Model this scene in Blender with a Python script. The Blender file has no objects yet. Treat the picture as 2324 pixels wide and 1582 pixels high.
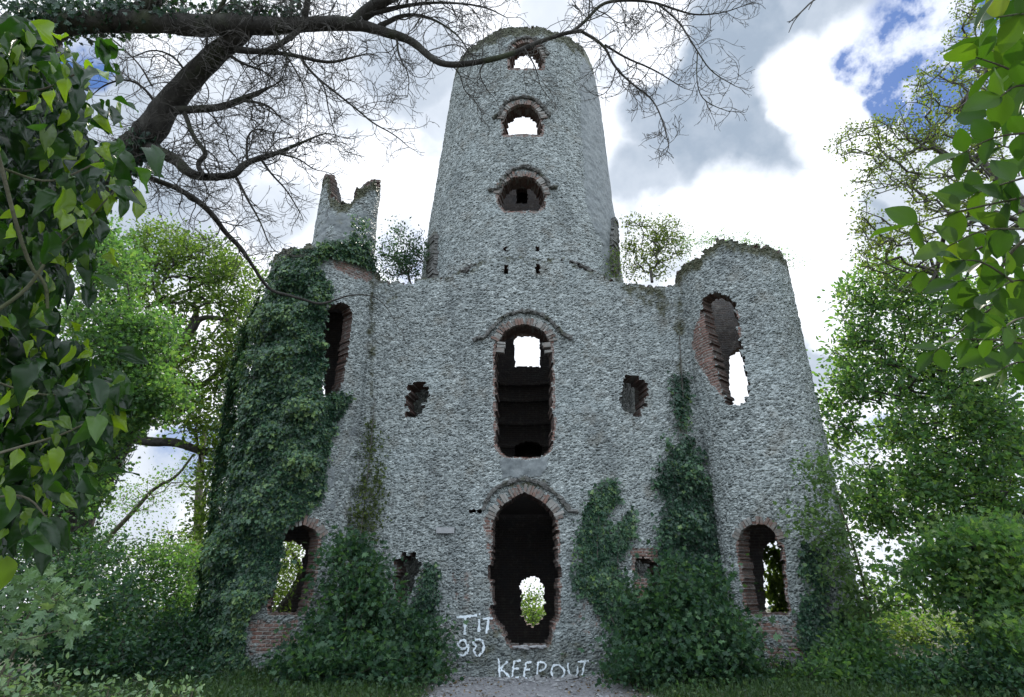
import bpy, math, random
import numpy as np

random.seed(11)
RNG = np.random.default_rng(11)
S = bpy.context.scene

# ------------------------------------------------------------------ camera
F, CX, CY = 1300.0, 1162.0, 791.0
TILT = math.radians(23.27)
CAM = np.array((0.0, 0.0, 1.6))
FW = np.array((0, math.cos(TILT), math.sin(TILT)))
UP = np.array((0, -math.sin(TILT), math.cos(TILT)))
XR = np.array((1.0, 0, 0))
cam = bpy.data.objects.new('camera', bpy.data.cameras.new('camera'))
S.collection.objects.link(cam)
cam.location = CAM
cam.rotation_euler = (math.pi / 2 + TILT, 0, 0)
cam.data.sensor_width = 36.0
cam.data.lens = 36.0 * F / 2324.0
cam.data.clip_start = 0.05
cam.data.clip_end = 6000
S.camera = cam

SUN_EL, SUN_AZ = math.radians(50), math.radians(14)     # azimuth from +Y towards +X
EXPOSURE = 0.28
S.view_settings.view_transform = 'Standard'
S.view_settings.look = 'None'
S.view_settings.exposure = EXPOSURE
S.view_settings.gamma = 1.0
S.view_settings.use_curve_mapping = False


def ray(u, v):
    u = np.asarray(u, float); v = np.asarray(v, float)
    return FW + ((u - CX) / F)[..., None] * XR + ((CY - v) / F)[..., None] * UP


def at(u, v, Y):
    d = ray(u, v)
    return CAM + d * (np.asarray(Y, float) / d[..., 1])[..., None]


def at_r(u, v, r):
    d = ray(u, v)
    d = d / np.linalg.norm(d, axis=-1)[..., None]
    return CAM + d * np.asarray(r, float)[..., None]


def proj(P):
    r = np.asarray(P, float) - CAM
    z = r @ FW
    z = np.where(np.abs(z) < 1e-6, 1e-6, z)
    return CX + F * r[..., 0] / z, CY - F * (r @ UP) / z


# ------------------------------------------------------------------ node helper
class NT:
    def __init__(s, tree): s.t = tree; s.n = tree.nodes; s.l = tree.links
    def new(s, typ, **kw):
        n = s.n.new(typ)
        for k, v in kw.items(): setattr(n, k, v)
        return n
    def set(s, sock, v):
        if isinstance(v, bpy.types.NodeSocket): s.l.new(v, sock)
        elif v is not None: sock.default_value = v
    def math(s, op, a, b=None, c=None, clamp=False):
        n = s.new('ShaderNodeMath', operation=op, use_clamp=clamp)
        for i, x in enumerate((a, b, c)):
            if x is not None: s.set(n.inputs[i], x)
        return n.outputs[0]
    def vmath(s, op, a, b=None, scale=None):
        n = s.new('ShaderNodeVectorMath', operation=op)
        s.set(n.inputs[0], a)
        if b is not None: s.set(n.inputs[1], b)
        if scale is not None: s.set(n.inputs['Scale'], scale)
        return n.outputs['Value'] if op in ('DOT_PRODUCT', 'LENGTH', 'DISTANCE') else n.outputs[0]
    def map(s, x, a, b, c=0.0, d=1.0, smooth=True):
        n = s.new('ShaderNodeMapRange', interpolation_type='SMOOTHSTEP' if smooth else 'LINEAR')
        s.set(n.inputs[0], x)
        for i, q in enumerate((a, b, c, d)): s.set(n.inputs[i + 1], q)
        return n.outputs[0]
    def mix(s, f, a, b, typ='MIX'):
        n = s.new('ShaderNodeMix', data_type='RGBA', blend_type=typ)
        s.set(n.inputs[0], f)
        for k, x in ((6, a), (7, b)):
            if isinstance(x, (tuple, list)): x = tuple(x) + ((1.0,) if len(x) == 3 else ())
            s.set(n.inputs[k], x)
        return n.outputs[2]
    def noise(s, vec, scale, detail=4, rough=0.55, out=0):
        n = s.new('ShaderNodeTexNoise')
        s.set(n.inputs['Vector'], vec); n.inputs['Scale'].default_value = scale
        n.inputs['Detail'].default_value = detail; n.inputs['Roughness'].default_value = rough
        return n.outputs[out]
    def ramp(s, f, stops, interp='LINEAR'):
        n = s.new('ShaderNodeValToRGB'); n.color_ramp.interpolation = interp
        e = n.color_ramp.elements
        while len(e) < len(stops): e.new(0.5)
        for q, (p, c) in zip(e, stops): q.position = p; q.color = tuple(c) + (1.0,)
        s.set(n.inputs[0], f)
        return n.outputs[0]
    def attr(s, name):
        return s.new('ShaderNodeAttribute', attribute_name=name).outputs['Fac']


# ------------------------------------------------------------------ world: sky with broken cloud
W = bpy.data.worlds.new("World"); S.world = W; W.use_nodes = True
w = NT(W.node_tree); w.n.clear()
sky = w.new('ShaderNodeTexSky', sky_type='NISHITA')
sky.sun_disc = False; sky.sun_elevation = SUN_EL; sky.sun_rotation = SUN_AZ
sky.air_density = 1.0; sky.dust_density = 0.6; sky.ozone_density = 2.0
dirv = w.new('ShaderNodeTexCoord').outputs['Generated']
nz = w.noise(dirv, 5.0, 7, 0.55, out=1)
wv = w.vmath('SCALE', w.vmath('SUBTRACT', nz, (0.5, 0.5, 0.5)), scale=0.13)
dw = w.vmath('NORMALIZE', w.vmath('ADD', dirv, wv))


def sky_blobs(lst):
    acc = None
    for u, v, rad, k in lst:
        d = ray(u, v); d = d / np.linalg.norm(d)
        a = rad / F
        dot = w.vmath('DOT_PRODUCT', dw, tuple(d))
        m = w.map(dot, math.cos(a * 1.22), math.cos(a * 0.66), 0.0, k)
        acc = m if acc is None else w.math('MAXIMUM', acc, m)
    return acc


grey_b = sky_blobs([(1572, 165, 110, 1), (1662, 90, 130, 1), (1637, 310, 150, 1), (1788, 362, 92, 1), (1442, 400, 80, .85), (1512, 260, 110, 1), (1862, 20, 110, .85), (1760, 20, 100, .9), (1400, 20, 60, .6), (1740, 160, 90, .9), (1930, 525, 62, 1), (1912, 628, 34, .8),
                    (1975, 440, 80, .7), (1840, 800, 70, .9), (2150, 470, 150, .6), (930, 150, 110, .75), (990, 260, 60, .6), (330, 480, 140, .85), (250, 250, 110, .8), (640, 480, 80, .6), (440, 330, 130, .7), (560, 170, 110, .6), (780, 200, 90, .55), (300, 1160, 70, .6), (1250, 30, 60, .5), (1900, 1010, 70, .4), (1390, 150, 50, .5), (60, 900, 100, .5)])
white_b = sky_blobs([(1476, 62, 74, .95), (1462, 140, 44, .8), (1838, 205, 84, 1), (1905, 240, 90, 1), (1960, 130, 70, .8), (1792, 280, 40, .9), (1890, 325, 76, 1), (1903, 400, 56, 1), (1637, 486, 96, 1), (1737, 512, 90, 1), (1838, 490, 84, 1),
                     (1862, 640, 90, 1), (1872, 730, 60, 1), (1500, 520, 70, .8), (1190, 800, 120, 1)])
blue_b = sky_blobs([(2088, 100, 84, 1.0), (1972, 152, 46, 1.0), (2012, 228, 36, 1.0), (2150, 40, 90, .9), (2180, 220, 80, .9), (160, 125, 48, 1.0), (400, 1020, 50, .5), (2000, 960, 40, .45), (930, 590, 70, .5), (2290, 1150, 60, .5)])
n2 = w.noise(dw, 2.2, 6, 0.55)
n3 = w.noise(dirv, 9.0, 5, 0.6)
front = w.map(w.vmath('DOT_PRODUCT', dirv, tuple(FW)), 0.35, 0.72)
gen_grey = w.map(n2, 0.42, 0.66, 0.0, 0.75)
grey_b = w.math('SUBTRACT', grey_b, w.math('MULTIPLY', white_b, .95), clamp=True)
grey_b = w.math('MAXIMUM', grey_b, w.math('MULTIPLY', w.map(w.noise(dw, 5.5, 5, .55), .46, .66, 0, .55), w.math('SUBTRACT', 1.0, w.math('MULTIPLY', white_b, .8)), clamp=True))
grey_m = w.mix(front, gen_grey, grey_b)
grey_m = w.math('MULTIPLY', grey_m, w.map(n3, 0.25, 0.75, 0.78, 1.08))
blue_m = w.math('MULTIPLY', blue_b, w.map(w.noise(dirv, 7.0, 6, 0.65), 0.36, 0.56, 0.2, 1.0))
sx = (math.sin(SUN_AZ) * math.cos(SUN_EL), math.cos(SUN_AZ) * math.cos(SUN_EL), math.sin(SUN_EL))
glow = w.map(w.vmath('DOT_PRODUCT', dirv, sx), 0.55, 1.0, 0.0, 4.5)
zsn = w.new('ShaderNodeSeparateXYZ'); w.l.new(dirv, zsn.inputs[0]); zs = zsn.outputs[2]
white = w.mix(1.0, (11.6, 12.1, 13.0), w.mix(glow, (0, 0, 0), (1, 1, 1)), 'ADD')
white = w.mix(front, w.mix(1.0, white, w.mix(w.map(zs, 0.0, 0.65), (.95, 1.05, 1.08), (1.98, 2.16, 2.22)), 'MULTIPLY'), white)     # unseen cloud behind the camera, brightened high and dimmed low to light the facade
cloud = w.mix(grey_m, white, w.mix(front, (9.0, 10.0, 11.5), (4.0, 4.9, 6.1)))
blue = w.mix(0.62, sky.outputs[0], (0.9, 2.3, 6.6))
blue_m = w.math('MULTIPLY', blue_m, 1.4, clamp=True)
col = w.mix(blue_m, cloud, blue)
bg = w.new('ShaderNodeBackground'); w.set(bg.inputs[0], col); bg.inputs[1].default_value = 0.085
wo = w.new('ShaderNodeOutputWorld'); w.l.new(bg.outputs[0], wo.inputs[0])

sun = bpy.data.lights.new('sun', 'SUN'); sun.energy = 4.6; sun.angle = math.radians(0.6); sun.color = (1.0, 0.94, 0.84)
so = bpy.data.objects.new('sun', sun); S.collection.objects.link(so)
so.rotation_euler = (math.pi / 2 - SUN_EL, 0, math.pi - SUN_AZ)


# ------------------------------------------------------------------ object helpers
def tag(o, label=None, cat=None, group=None, kind=None):
    if label: o['label'] = label
    if cat: o['category'] = cat
    if group: o['group'] = group
    if kind: o['kind'] = kind
    return o


def empty(name, loc):
    o = bpy.data.objects.new(name, None); S.collection.objects.link(o)
    o.location = tuple(loc); o.empty_display_size = 0.3
    return o


def mesh_obj(name, V, faces=None, loops=None, totals=None, mats=(), matidx=None, parent=None, attrs=None, smooth=False):
    """V in world coordinates; the mesh is stored relative to its parent's location"""
    V = np.asarray(V, float)
    if parent is not None: V = V - np.array(origin(parent))
    me = bpy.data.meshes.new(name)
    if faces is not None:
        totals = np.array([len(f) for f in faces], np.int32)
        loops = np.array([i for f in faces for i in f], np.int32)
    me.vertices.add(len(V)); me.vertices.foreach_set('co', V.astype(np.float32).ravel())
    me.loops.add(len(loops)); me.loops.foreach_set('vertex_index', loops.astype(np.int32))
    me.polygons.add(len(totals))
    st = np.concatenate(([0], np.cumsum(totals)[:-1])).astype(np.int32)
    me.polygons.foreach_set('loop_start', st); me.polygons.foreach_set('loop_total', totals.astype(np.int32))
    for m in mats: me.materials.append(m)
    if matidx is not None: me.polygons.foreach_set('material_index', np.asarray(matidx, np.int32))
    me.polygons.foreach_set('use_smooth', np.full(len(totals), bool(smooth)))
    for k, (dom, arr) in (attrs or {}).items():
        a = me.attributes.new(k, 'FLOAT', dom); a.data.foreach_set('value', np.asarray(arr, np.float32))
    me.update(calc_edges=True)
    o = bpy.data.objects.new(name, me); S.collection.objects.link(o)
    if parent is not None: o.parent = parent
    return o


def origin(o):
    p = np.zeros(3)
    while o is not None:
        p = p + np.array(o.location); o = o.parent
    return p


# ---- value noise
def _h(ix, iy, iz, seed=0):
    with np.errstate(over='ignore'):
        h = (ix.astype(np.int64) * 374761393 + iy.astype(np.int64) * 668265263 + iz.astype(np.int64) * 2147483647 + seed * 974634777) & 0xFFFFFFFF
        h = ((h ^ (h >> 13)) * 1274126177) & 0xFFFFFFFF
        h = (h ^ (h >> 16)) & 0xFFFFFF
    return h / float(0xFFFFFF)


def vnoise(P, freq, seed=0, octaves=3):
    P = np.asarray(P, float); out = 0; amp = 0.5; tot = 0
    for o in range(octaves):
        q = P * freq; i = np.floor(q); f = q - i; f = f * f * (3 - 2 * f)
        i = i.astype(np.int64); r = 0
        for dx in (0, 1):
            for dy in (0, 1):
                for dz in (0, 1):
                    wgt = (f[..., 0] if dx else 1 - f[..., 0]) * (f[..., 1] if dy else 1 - f[..., 1]) * (f[..., 2] if dz else 1 - f[..., 2])
                    r = r + wgt * _h(i[..., 0] + dx, i[..., 1] + dy, i[..., 2] + dz, seed + o)
        out = out + amp * r; tot += amp; amp *= 0.5; freq *= 2.1
    return out / tot


def inpoly(u, v, poly):
    u = np.asarray(u); v = np.asarray(v); c = np.zeros(u.shape, bool)
    n = len(poly); j = n - 1
    for i in range(n):
        xi, yi = poly[i]; xj, yj = poly[j]
        if yi != yj:
            c ^= ((yi > v) != (yj > v)) & (u < (xj - xi) * (v - yi) / (yj - yi) + xi)
        j = i
    return c


def polydist(u, v, poly, closed=True):
    d = np.full(np.shape(u), 1e9); n = len(poly)
    for i in range(n if closed else n - 1):
        a = np.array(poly[i], float); b = np.array(poly[(i + 1) % n], float); ab = b - a
        t = np.clip(((u - a[0]) * ab[0] + (v - a[1]) * ab[1]) / max(ab @ ab, 1e-9), 0, 1)
        d = np.minimum(d, np.hypot(u - a[0] - t * ab[0], v - a[1] - t * ab[1]))
    return d


# ------------------------------------------------------------------ materials
def new_mat(name):
    m = bpy.data.materials.new(name); m.use_nodes = True
    t = NT(m.node_tree); t.n.clear()
    out = t.new('ShaderNodeOutputMaterial'); b = t.new('ShaderNodeBsdfPrincipled')
    t.l.new(b.outputs[0], out.inputs[0])
    return m, t, b, out


def brick_nodes(t, vec_in, cA, cB, mort):
    sp = t.new('ShaderNodeSeparateXYZ'); t.l.new(vec_in, sp.inputs[0])
    cb = t.new('ShaderNodeCombineXYZ')
    t.set(cb.inputs[0], t.math('ADD', sp.outputs[0], t.math('MULTIPLY', sp.outputs[1], 0.93))); t.l.new(sp.outputs[2], cb.inputs[1])
    wob = t.vmath('SCALE', t.vmath('SUBTRACT', t.noise(vec_in, 3.0, 3, out=1), (0.5, 0.5, 0.5)), scale=0.03)
    bt = t.new('ShaderNodeTexBrick')
    t.set(bt.inputs['Vector'], t.vmath('ADD', cb.outputs[0], wob))
    bt.inputs['Scale'].default_value = 1.0; bt.inputs['Brick Width'].default_value = 0.225; bt.inputs['Row Height'].default_value = 0.075
    bt.inputs['Mortar Size'].default_value = 0.009; bt.inputs['Mortar Smooth'].default_value = 0.3; bt.inputs['Bias'].default_value = -0.1
    for k, c in (('Color1', cA), ('Color2', cB), ('Mortar', mort)): bt.inputs[k].default_value = tuple(c) + (1,)
    return bt.outputs['Color'], bt.outputs['Fac']


def flint_mat():
    m, t, b, out = new_mat('flint')
    oc = t.new('ShaderNodeTexCoord').outputs['Object']
    warp = t.vmath('SCALE', t.vmath('SUBTRACT', t.noise(oc, 6.0, 3, out=1), (0.5, 0.5, 0.5)), scale=0.09)
    vec = t.vmath('MULTIPLY', t.vmath('ADD', oc, warp), (10.4, 10.4, 17.5))
    ve = t.new('ShaderNodeTexVoronoi', feature='DISTANCE_TO_EDGE'); t.l.new(vec, ve.inputs['Vector']); ve.inputs['Scale'].default_value = 1.0; ve.inputs['Randomness'].default_value = .78
    vf = t.new('ShaderNodeTexVoronoi', feature='F1'); t.l.new(vec, vf.inputs['Vector']); vf.inputs['Scale'].default_value = 1.0; vf.inputs['Randomness'].default_value = .78
    sp = t.new('ShaderNodeSeparateColor'); t.l.new(vf.outputs['Color'], sp.inputs[0])
    r, g, bl = sp.outputs
    edge = ve.outputs['Distance']
    fn = t.noise(oc, 38.0, 4, 0.65)
    fn2 = t.noise(oc, 14.0, 4, 0.6)
    pick = t.math('ADD', t.math('MULTIPLY', r, 0.72), t.math('MULTIPLY', fn2, 0.42))
    fc = t.ramp(pick, [(0.0, (.074, .082, .083)), (.36, (.145, .160, .162)), (.57, (.248, .272, .274)), (.80, (.36, .388, .387)), (1.0, (.55, .58, .575))])
    rim = t.math('MULTIPLY', t.map(edge, 0.16, 0.09), t.map(g, 0.25, 0.5))
    fc = t.mix(t.math('MULTIPLY', rim, 0.75), fc, (.42, .458, .46))
    mort = t.ramp(t.noise(oc, 9.0, 5, 0.6), [(.25, (.265, .286, .286)), (.75, (.42, .443, .435))])
    ew = t.math('ADD', edge, t.math('MULTIPLY', t.math('SUBTRACT', fn, 0.5), 0.13))
    fm = t.map(ew, 0.055, 0.105)
    base = t.mix(fm, mort, fc)
    # stains of their own shape, and a darker tone towards the foot
    big = t.noise(t.vmath('MULTIPLY', oc, (1, 1, .45)), 0.9, 6, 0.6)
    base = t.mix(t.map(big, .50, .72, 0, .45), base, (.085, .095, .10))
    warm = t.noise(oc, 1.7, 5, 0.6)
    base = t.mix(t.map(warm, .53, .72, 0, .45), base, (.19, .17, .14))
    zc = t.new('ShaderNodeSeparateXYZ'); t.l.new(oc, zc.inputs[0])
    low_tone = t.math('ADD', zc.outputs[2], t.math('MULTIPLY', t.math('SUBTRACT', t.noise(oc, .8, 5, .6), .5), 5.0))
    base = t.mix(t.map(low_tone, 3.6, -.4, 0, .50), base, (.070, .082, .076))  # darkens towards the foot of the wall, edge broken by noise
    ptch = t.noise(oc, .55, 4, .5)
    base = t.mix(t.map(ptch, .54, .66, 0, .30), base, (.34, .385, .395))
    # brick zones
    nb = t.noise(oc, 5.0, 4, 0.6)
    bc, bfac = brick_nodes(t, oc, (.19, .095, .075), (.12, .08, .07), (.30, .285, .27))
    bm = t.map(t.math('ADD', t.attr('brick'), t.math('MULTIPLY', t.math('SUBTRACT', nb, .5), 1.1)), .42, .58)
    bc = t.mix(t.map(fn2, .45, .7, 0, .5), bc, (.24, .22, .20))
    base = t.mix(bm, base, bc)
    # rendered patches
    pm = t.map(t.math('ADD', t.attr('plaster'), t.math('MULTIPLY', t.math('SUBTRACT', t.noise(oc, 2.6, 6, 0.7), .5), 1.2)), .44, .56)
    pc = t.ramp(t.noise(oc, 4.0, 6, .65), [(.25, (.10, .112, .12)), (.5, (.165, .18, .188)), (.75, (.25, .265, .27))])
    base = t.mix(pm, base, pc)
    # moss and lichen
    mm = t.map(t.math('ADD', t.attr('moss'), t.math('MULTIPLY', t.math('SUBTRACT', t.noise(oc, 3.5, 6, 0.7), .5), 1.3)), .40, .70)
    base = t.mix(mm, base, t.ramp(fn2, [(.3, (.045, .055, .03)), (.7, (.12, .115, .075))]))
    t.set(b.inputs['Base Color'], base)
    t.set(b.inputs['Roughness'], t.mix(fm, (.9, .9, .9), (.55, .55, .55)))
    b.inputs['Specular IOR Level'].default_value = 0.35
    # height: knapped flints bedded in mortar
    dome = t.map(edge, 0.0, 0.30)
    tiltp = t.vmath('DOT_PRODUCT', t.vmath('SUBTRACT', vf.outputs['Position'], vec), t.vmath('SUBTRACT', vf.outputs['Color'], (.5, .5, .3)))
    h = t.math('ADD', t.math('MULTIPLY', dome, .55), t.math('MULTIPLY', t.math('MULTIPLY', bl, fm), .35))
    h = t.math('ADD', h, t.math('MULTIPLY', t.math('MULTIPLY', tiltp, fm), -.75))
    h = t.math('ADD', h, t.math('MULTIPLY', fn, .22))
    hb = t.math('ADD', t.math('MULTIPLY', bfac, -.5), t.math('MULTIPLY', fn2, .5))
    h = t.mix(bm, h, hb)
    hp = t.math('ADD', .55, t.math('MULTIPLY', fn2, .22))
    h = t.mix(pm, h, hp)
    d = t.new('ShaderNodeDisplacement'); t.set(d.inputs['Height'], h)
    d.inputs['Midlevel'].default_value = 0.75; d.inputs['Scale'].default_value = 0.036
    t.l.new(d.outputs[0], out.inputs['Displacement'])
    m.displacement_method = 'BOTH'
    return m


def brick_mat(name, cA, cB, mort, dark=None):
    m, t, b, out = new_mat(name)
    oc = t.new('ShaderNodeTexCoord').outputs['Object']
    c, f = brick_nodes(t, oc, cA, cB, mort)
    n = t.noise(oc, 2.5, 6, .65)
    c = t.mix(t.map(n, .45, .72, 0, .7), c, dark or (.10, .09, .085))
    c = t.mix(t.map(t.noise(oc, 7.0, 5, .6), .52, .7, 0, .5), c, (.26, .24, .22))
    t.set(b.inputs['Base Color'], c); b.inputs['Roughness'].default_value = .85
    bp = t.new('ShaderNodeBump'); bp.inputs['Strength'].default_value = .9; bp.inputs['Distance'].default_value = .03
    t.set(bp.inputs['Height'], t.math('ADD', t.math('MULTIPLY', f, -.6), t.noise(oc, 22, 4)))
    t.l.new(bp.outputs[0], b.inputs['Normal'])
    return m


def rough_mat(name, stops, scale, bump=.6, dist=.03, stretch=(1, 1, 1), rough=.9, moss=None):
    m, t, b, out = new_mat(name)
    oc = t.vmath('MULTIPLY', t.new('ShaderNodeTexCoord').outputs['Object'], stretch)
    n = t.noise(oc, scale, 7, .62)
    c = t.ramp(n, stops)
    if moss:
        c = t.mix(t.map(t.noise(oc, scale * .3, 5, .6), .5, .68, 0, .8), c, moss)
    t.set(b.inputs['Base Color'], c); b.inputs['Roughness'].default_value = rough
    b.inputs['Specular IOR Level'].default_value = .25
    bp = t.new('ShaderNodeBump'); bp.inputs['Strength'].default_value = bump; bp.inputs['Distance'].default_value = dist
    t.set(bp.inputs['Height'], t.noise(oc, scale * 3, 6, .65)); t.l.new(bp.outputs[0], b.inputs['Normal'])
    return m


def leaf_mat(name, stops, trans=.45, rough=.42, spec=.4, tmul=(1.5, 1.5, .55)):
    m, t, b, out = new_mat(name)
    c = t.ramp(t.attr('tint'), stops)
    oc = t.new('ShaderNodeTexCoord').outputs['Object']
    c = t.mix(t.map(t.noise(oc, 11, 3), .35, .65, 0, .25), c, (.03, .05, .025))
    t.set(b.inputs['Base Color'], c); b.inputs['Roughness'].default_value = rough
    b.inputs['Specular IOR Level'].default_value = spec
    tr = t.new('ShaderNodeBsdfTranslucent')
    t.set(tr.inputs[0], t.mix(1.0, c, tmul, 'MULTIPLY'))
    mx = t.new('ShaderNodeMixShader'); mx.inputs[0].default_value = trans
    t.l.new(b.outputs[0], mx.inputs[1]); t.l.new(tr.outputs[0], mx.inputs[2]); t.l.new(mx.outputs[0], out.inputs[0])
    return m


FLINT = flint_mat()
BRICK = brick_mat('red_brick', (.125, .068, .054), (.085, .056, .048), (.17, .155, .145))
BRICK_IN = brick_mat('inner_brick', (.115, .092, .084), (.095, .085, .084), (.15, .145, .14), dark=(.10, .10, .108))
MOULD = rough_mat('weathered_moulding', [(.3, (.085, .083, .080)), (.55, (.165, .16, .155)), (.75, (.30, .305, .30))], 9, .9, .04, moss=(.06, .065, .04))
STONE = rough_mat('plaque_stone', [(.3, (.26, .26, .27)), (.7, (.36, .36, .37))], 12, .4, .01)
BARK = rough_mat('dark_bark', [(.3, (.022, .020, .018)), (.6, (.06, .055, .05)), (.8, (.12, .115, .10))], 7, 1.0, .03, (1, 1, .6), moss=(.05, .06, .03))
TWIG = rough_mat('grey_twig', [(.3, (.05, .045, .042)), (.7, (.13, .12, .11))], 8, .6, .01)
BARKG = rough_mat('green_bark', [(.3, (.05, .045, .03)), (.7, (.15, .14, .10))], 6, .9, .03, (1, 1, .5), moss=(.08, .10, .04))
SOIL = rough_mat('dark_soil', [(.3, (.03, .026, .02)), (.7, (.08, .07, .055))], 3, .8, .05)

G_IVY = leaf_mat('ivy_leaf', [(0, (.010, .030, .021)), (.50, (.030, .080, .050)), (.82, (.080, .165, .080)), (1, (.16, .25, .08))], .25, .34, .5)
G_DARK = leaf_mat('dark_leaf', [(0, (.012, .040, .025)), (.55, (.040, .100, .054)), (1, (.10, .19, .085))], .42, .42, .4)
G_MID = leaf_mat('mid_leaf', [(0, (.045, .100, .042)), (.55, (.090, .180, .080)), (1, (.19, .28, .095))], .58, .40, .35, (1.5, 1.65, .6))
G_OAK = leaf_mat('oak_leaf', [(0, (.050, .092, .026)), (.5, (.105, .165, .045)), (1, (.19, .25, .065))], .55, .5, .25, (1.25, 1.4, .55))
G_PALE = leaf_mat('pale_leaf', [(0, (.05, .095, .040)), (.6, (.12, .195, .080)), (1, (.21, .30, .12))], .48, .45, .3, (1.4, 1.6, .6))
G_FRESH = leaf_mat('fresh_leaf', [(0, (.09, .16, .08)), (.6, (.19, .29, .16)), (1, (.30, .38, .17))], .35, .40, .45, (1.3, 1.5, .6))
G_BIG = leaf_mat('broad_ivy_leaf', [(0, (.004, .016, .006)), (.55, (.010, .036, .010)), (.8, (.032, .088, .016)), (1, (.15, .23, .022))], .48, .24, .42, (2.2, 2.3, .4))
G_ELD = leaf_mat('elder_leaf', [(0, (.014, .045, .008)), (.5, (.030, .078, .012)), (.85, (.065, .125, .018)), (1, (.13, .18, .02))], .50, .45, .28, (1.8, 1.75, .4))
G_HAW = leaf_mat('hawthorn_leaf', [(0, (.050, .068, .028)), (.55, (.10, .135, .048)), (1, (.18, .225, .065))], .50, .5, .22, (1.5, 1.6, .5))
G_GRASS = leaf_mat('grass_blade', [(0, (.022, .05, .02)), (.6, (.045, .09, .03)), (1, (.10, .15, .05))], .35, .5, .3)

# ------------------------------------------------------------------ ground
D = 13.87


def ground_z(x, y):
    x = np.asarray(x, float); y = np.asarray(y, float)
    P = np.stack([x, y, 0 * x], -1)
    z = (vnoise(P, .35, 3, 3) - .5) * .22
    path = np.exp(-((x - .3 * (y / 13) - .05) / 1.9) ** 2)
    z = z * (1 - .75 * path) + .10 * (1 - path) - .02
    near = np.clip((y - 13.0) / 1.0, 0, 1)
    z = z * (1 - .4 * near)
    far = np.clip((np.hypot(x, y - 6) - 24) / 90, 0, None)
    z = z - 26 * (1 - np.exp(-far * 1.3))
    return z


def build_ground():
    xs = np.concatenate([-np.geomspace(900, 14, 22), np.linspace(-13, 13, 150), np.geomspace(14, 900, 22)])
    ys = np.concatenate([-np.geomspace(500, 6, 14), np.linspace(-5, 20, 150), np.geomspace(20.5, 1500, 26)])
    X, Y = np.meshgrid(xs, ys)
    Z = ground_z(X, Y) + (vnoise(np.stack([X, Y, 0 * X], -1), 3.0, 9, 3) - .5) * .05
    V = np.stack([X, Y, Z], -1).reshape(-1, 3)
    nx = len(xs); i = np.arange(len(ys) - 1)[:, None] * nx + np.arange(nx - 1)[None]
    L = np.stack([i, i + 1, i + nx + 1, i + nx], -1).reshape(-1)
    m, t, b, out = new_mat('ground')
    oc = t.new('ShaderNodeTexCoord').outputs['Object']
    sp = t.new('ShaderNodeSeparateXYZ'); t.l.new(oc, sp.inputs[0])
    n1 = t.noise(oc, 1.3, 6, .65); n2 = t.noise(oc, 14, 6, .7); n3 = t.noise(oc, 60, 3, .6)
    off = t.math('ABSOLUTE', t.math('SUBTRACT', sp.outputs[0], t.math('ADD', t.math('MULTIPLY', sp.outputs[1], .023), .05)))
    pth = t.map(t.math('ADD', off, t.math('MULTIPLY', t.math('SUBTRACT', n1, .5), 1.6)), 2.2, 1.5)
    grav = t.ramp(n2, [(.25, (.10, .095, .105)), (.5, (.20, .195, .21)), (.75, (.33, .32, .33))])
    grav = t.mix(t.map(n3, .55, .75, 0, .6), grav, (.42, .41, .41))
    soil = t.ramp(n2, [(.3, (.022, .028, .014)), (.7, (.07, .065, .045))])
    t.set(b.inputs['Base Color'], t.mix(pth, soil, grav)); b.inputs['Roughness'].default_value = .95
    bp = t.new('ShaderNodeBump'); bp.inputs['Strength'].default_value = .8; bp.inputs['Distance'].default_value = .03
    t.set(bp.inputs['Height'], t.math('ADD', n2, t.math('MULTIPLY', n3, .4))); t.l.new(bp.outputs[0], b.inputs['Normal'])
    o = mesh_obj('ground', V, loops=L, totals=np.full(len(L) // 4, 4), mats=[m], smooth=True)
    tag(o, 'dark earth with a worn grey gravel path up to the doorway', 'ground', kind='structure')


build_ground()

# ------------------------------------------------------------------ the ruin
CASTLE = empty('ruined_castle', (0.37, 16.0, 0.0))
tag(CASTLE, 'ruined flint folly with a tall round central tower and two flanking towers', 'ruined castle')

TAX, TFR = .42, D


def tower_R(z): return np.interp(z, [0, 10, 12, 14, 16.5, 19.4, 20.7, 22], [3.50, 3.49, 3.42, 3.30, 3.15, 2.98, 2.86, 2.80])
def tower_x(z): return np.interp(z, [0, 10, 14, 17, 20], [.32, .32, .37, .46, .50])


BR_S, BR_H = .11, .074


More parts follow.
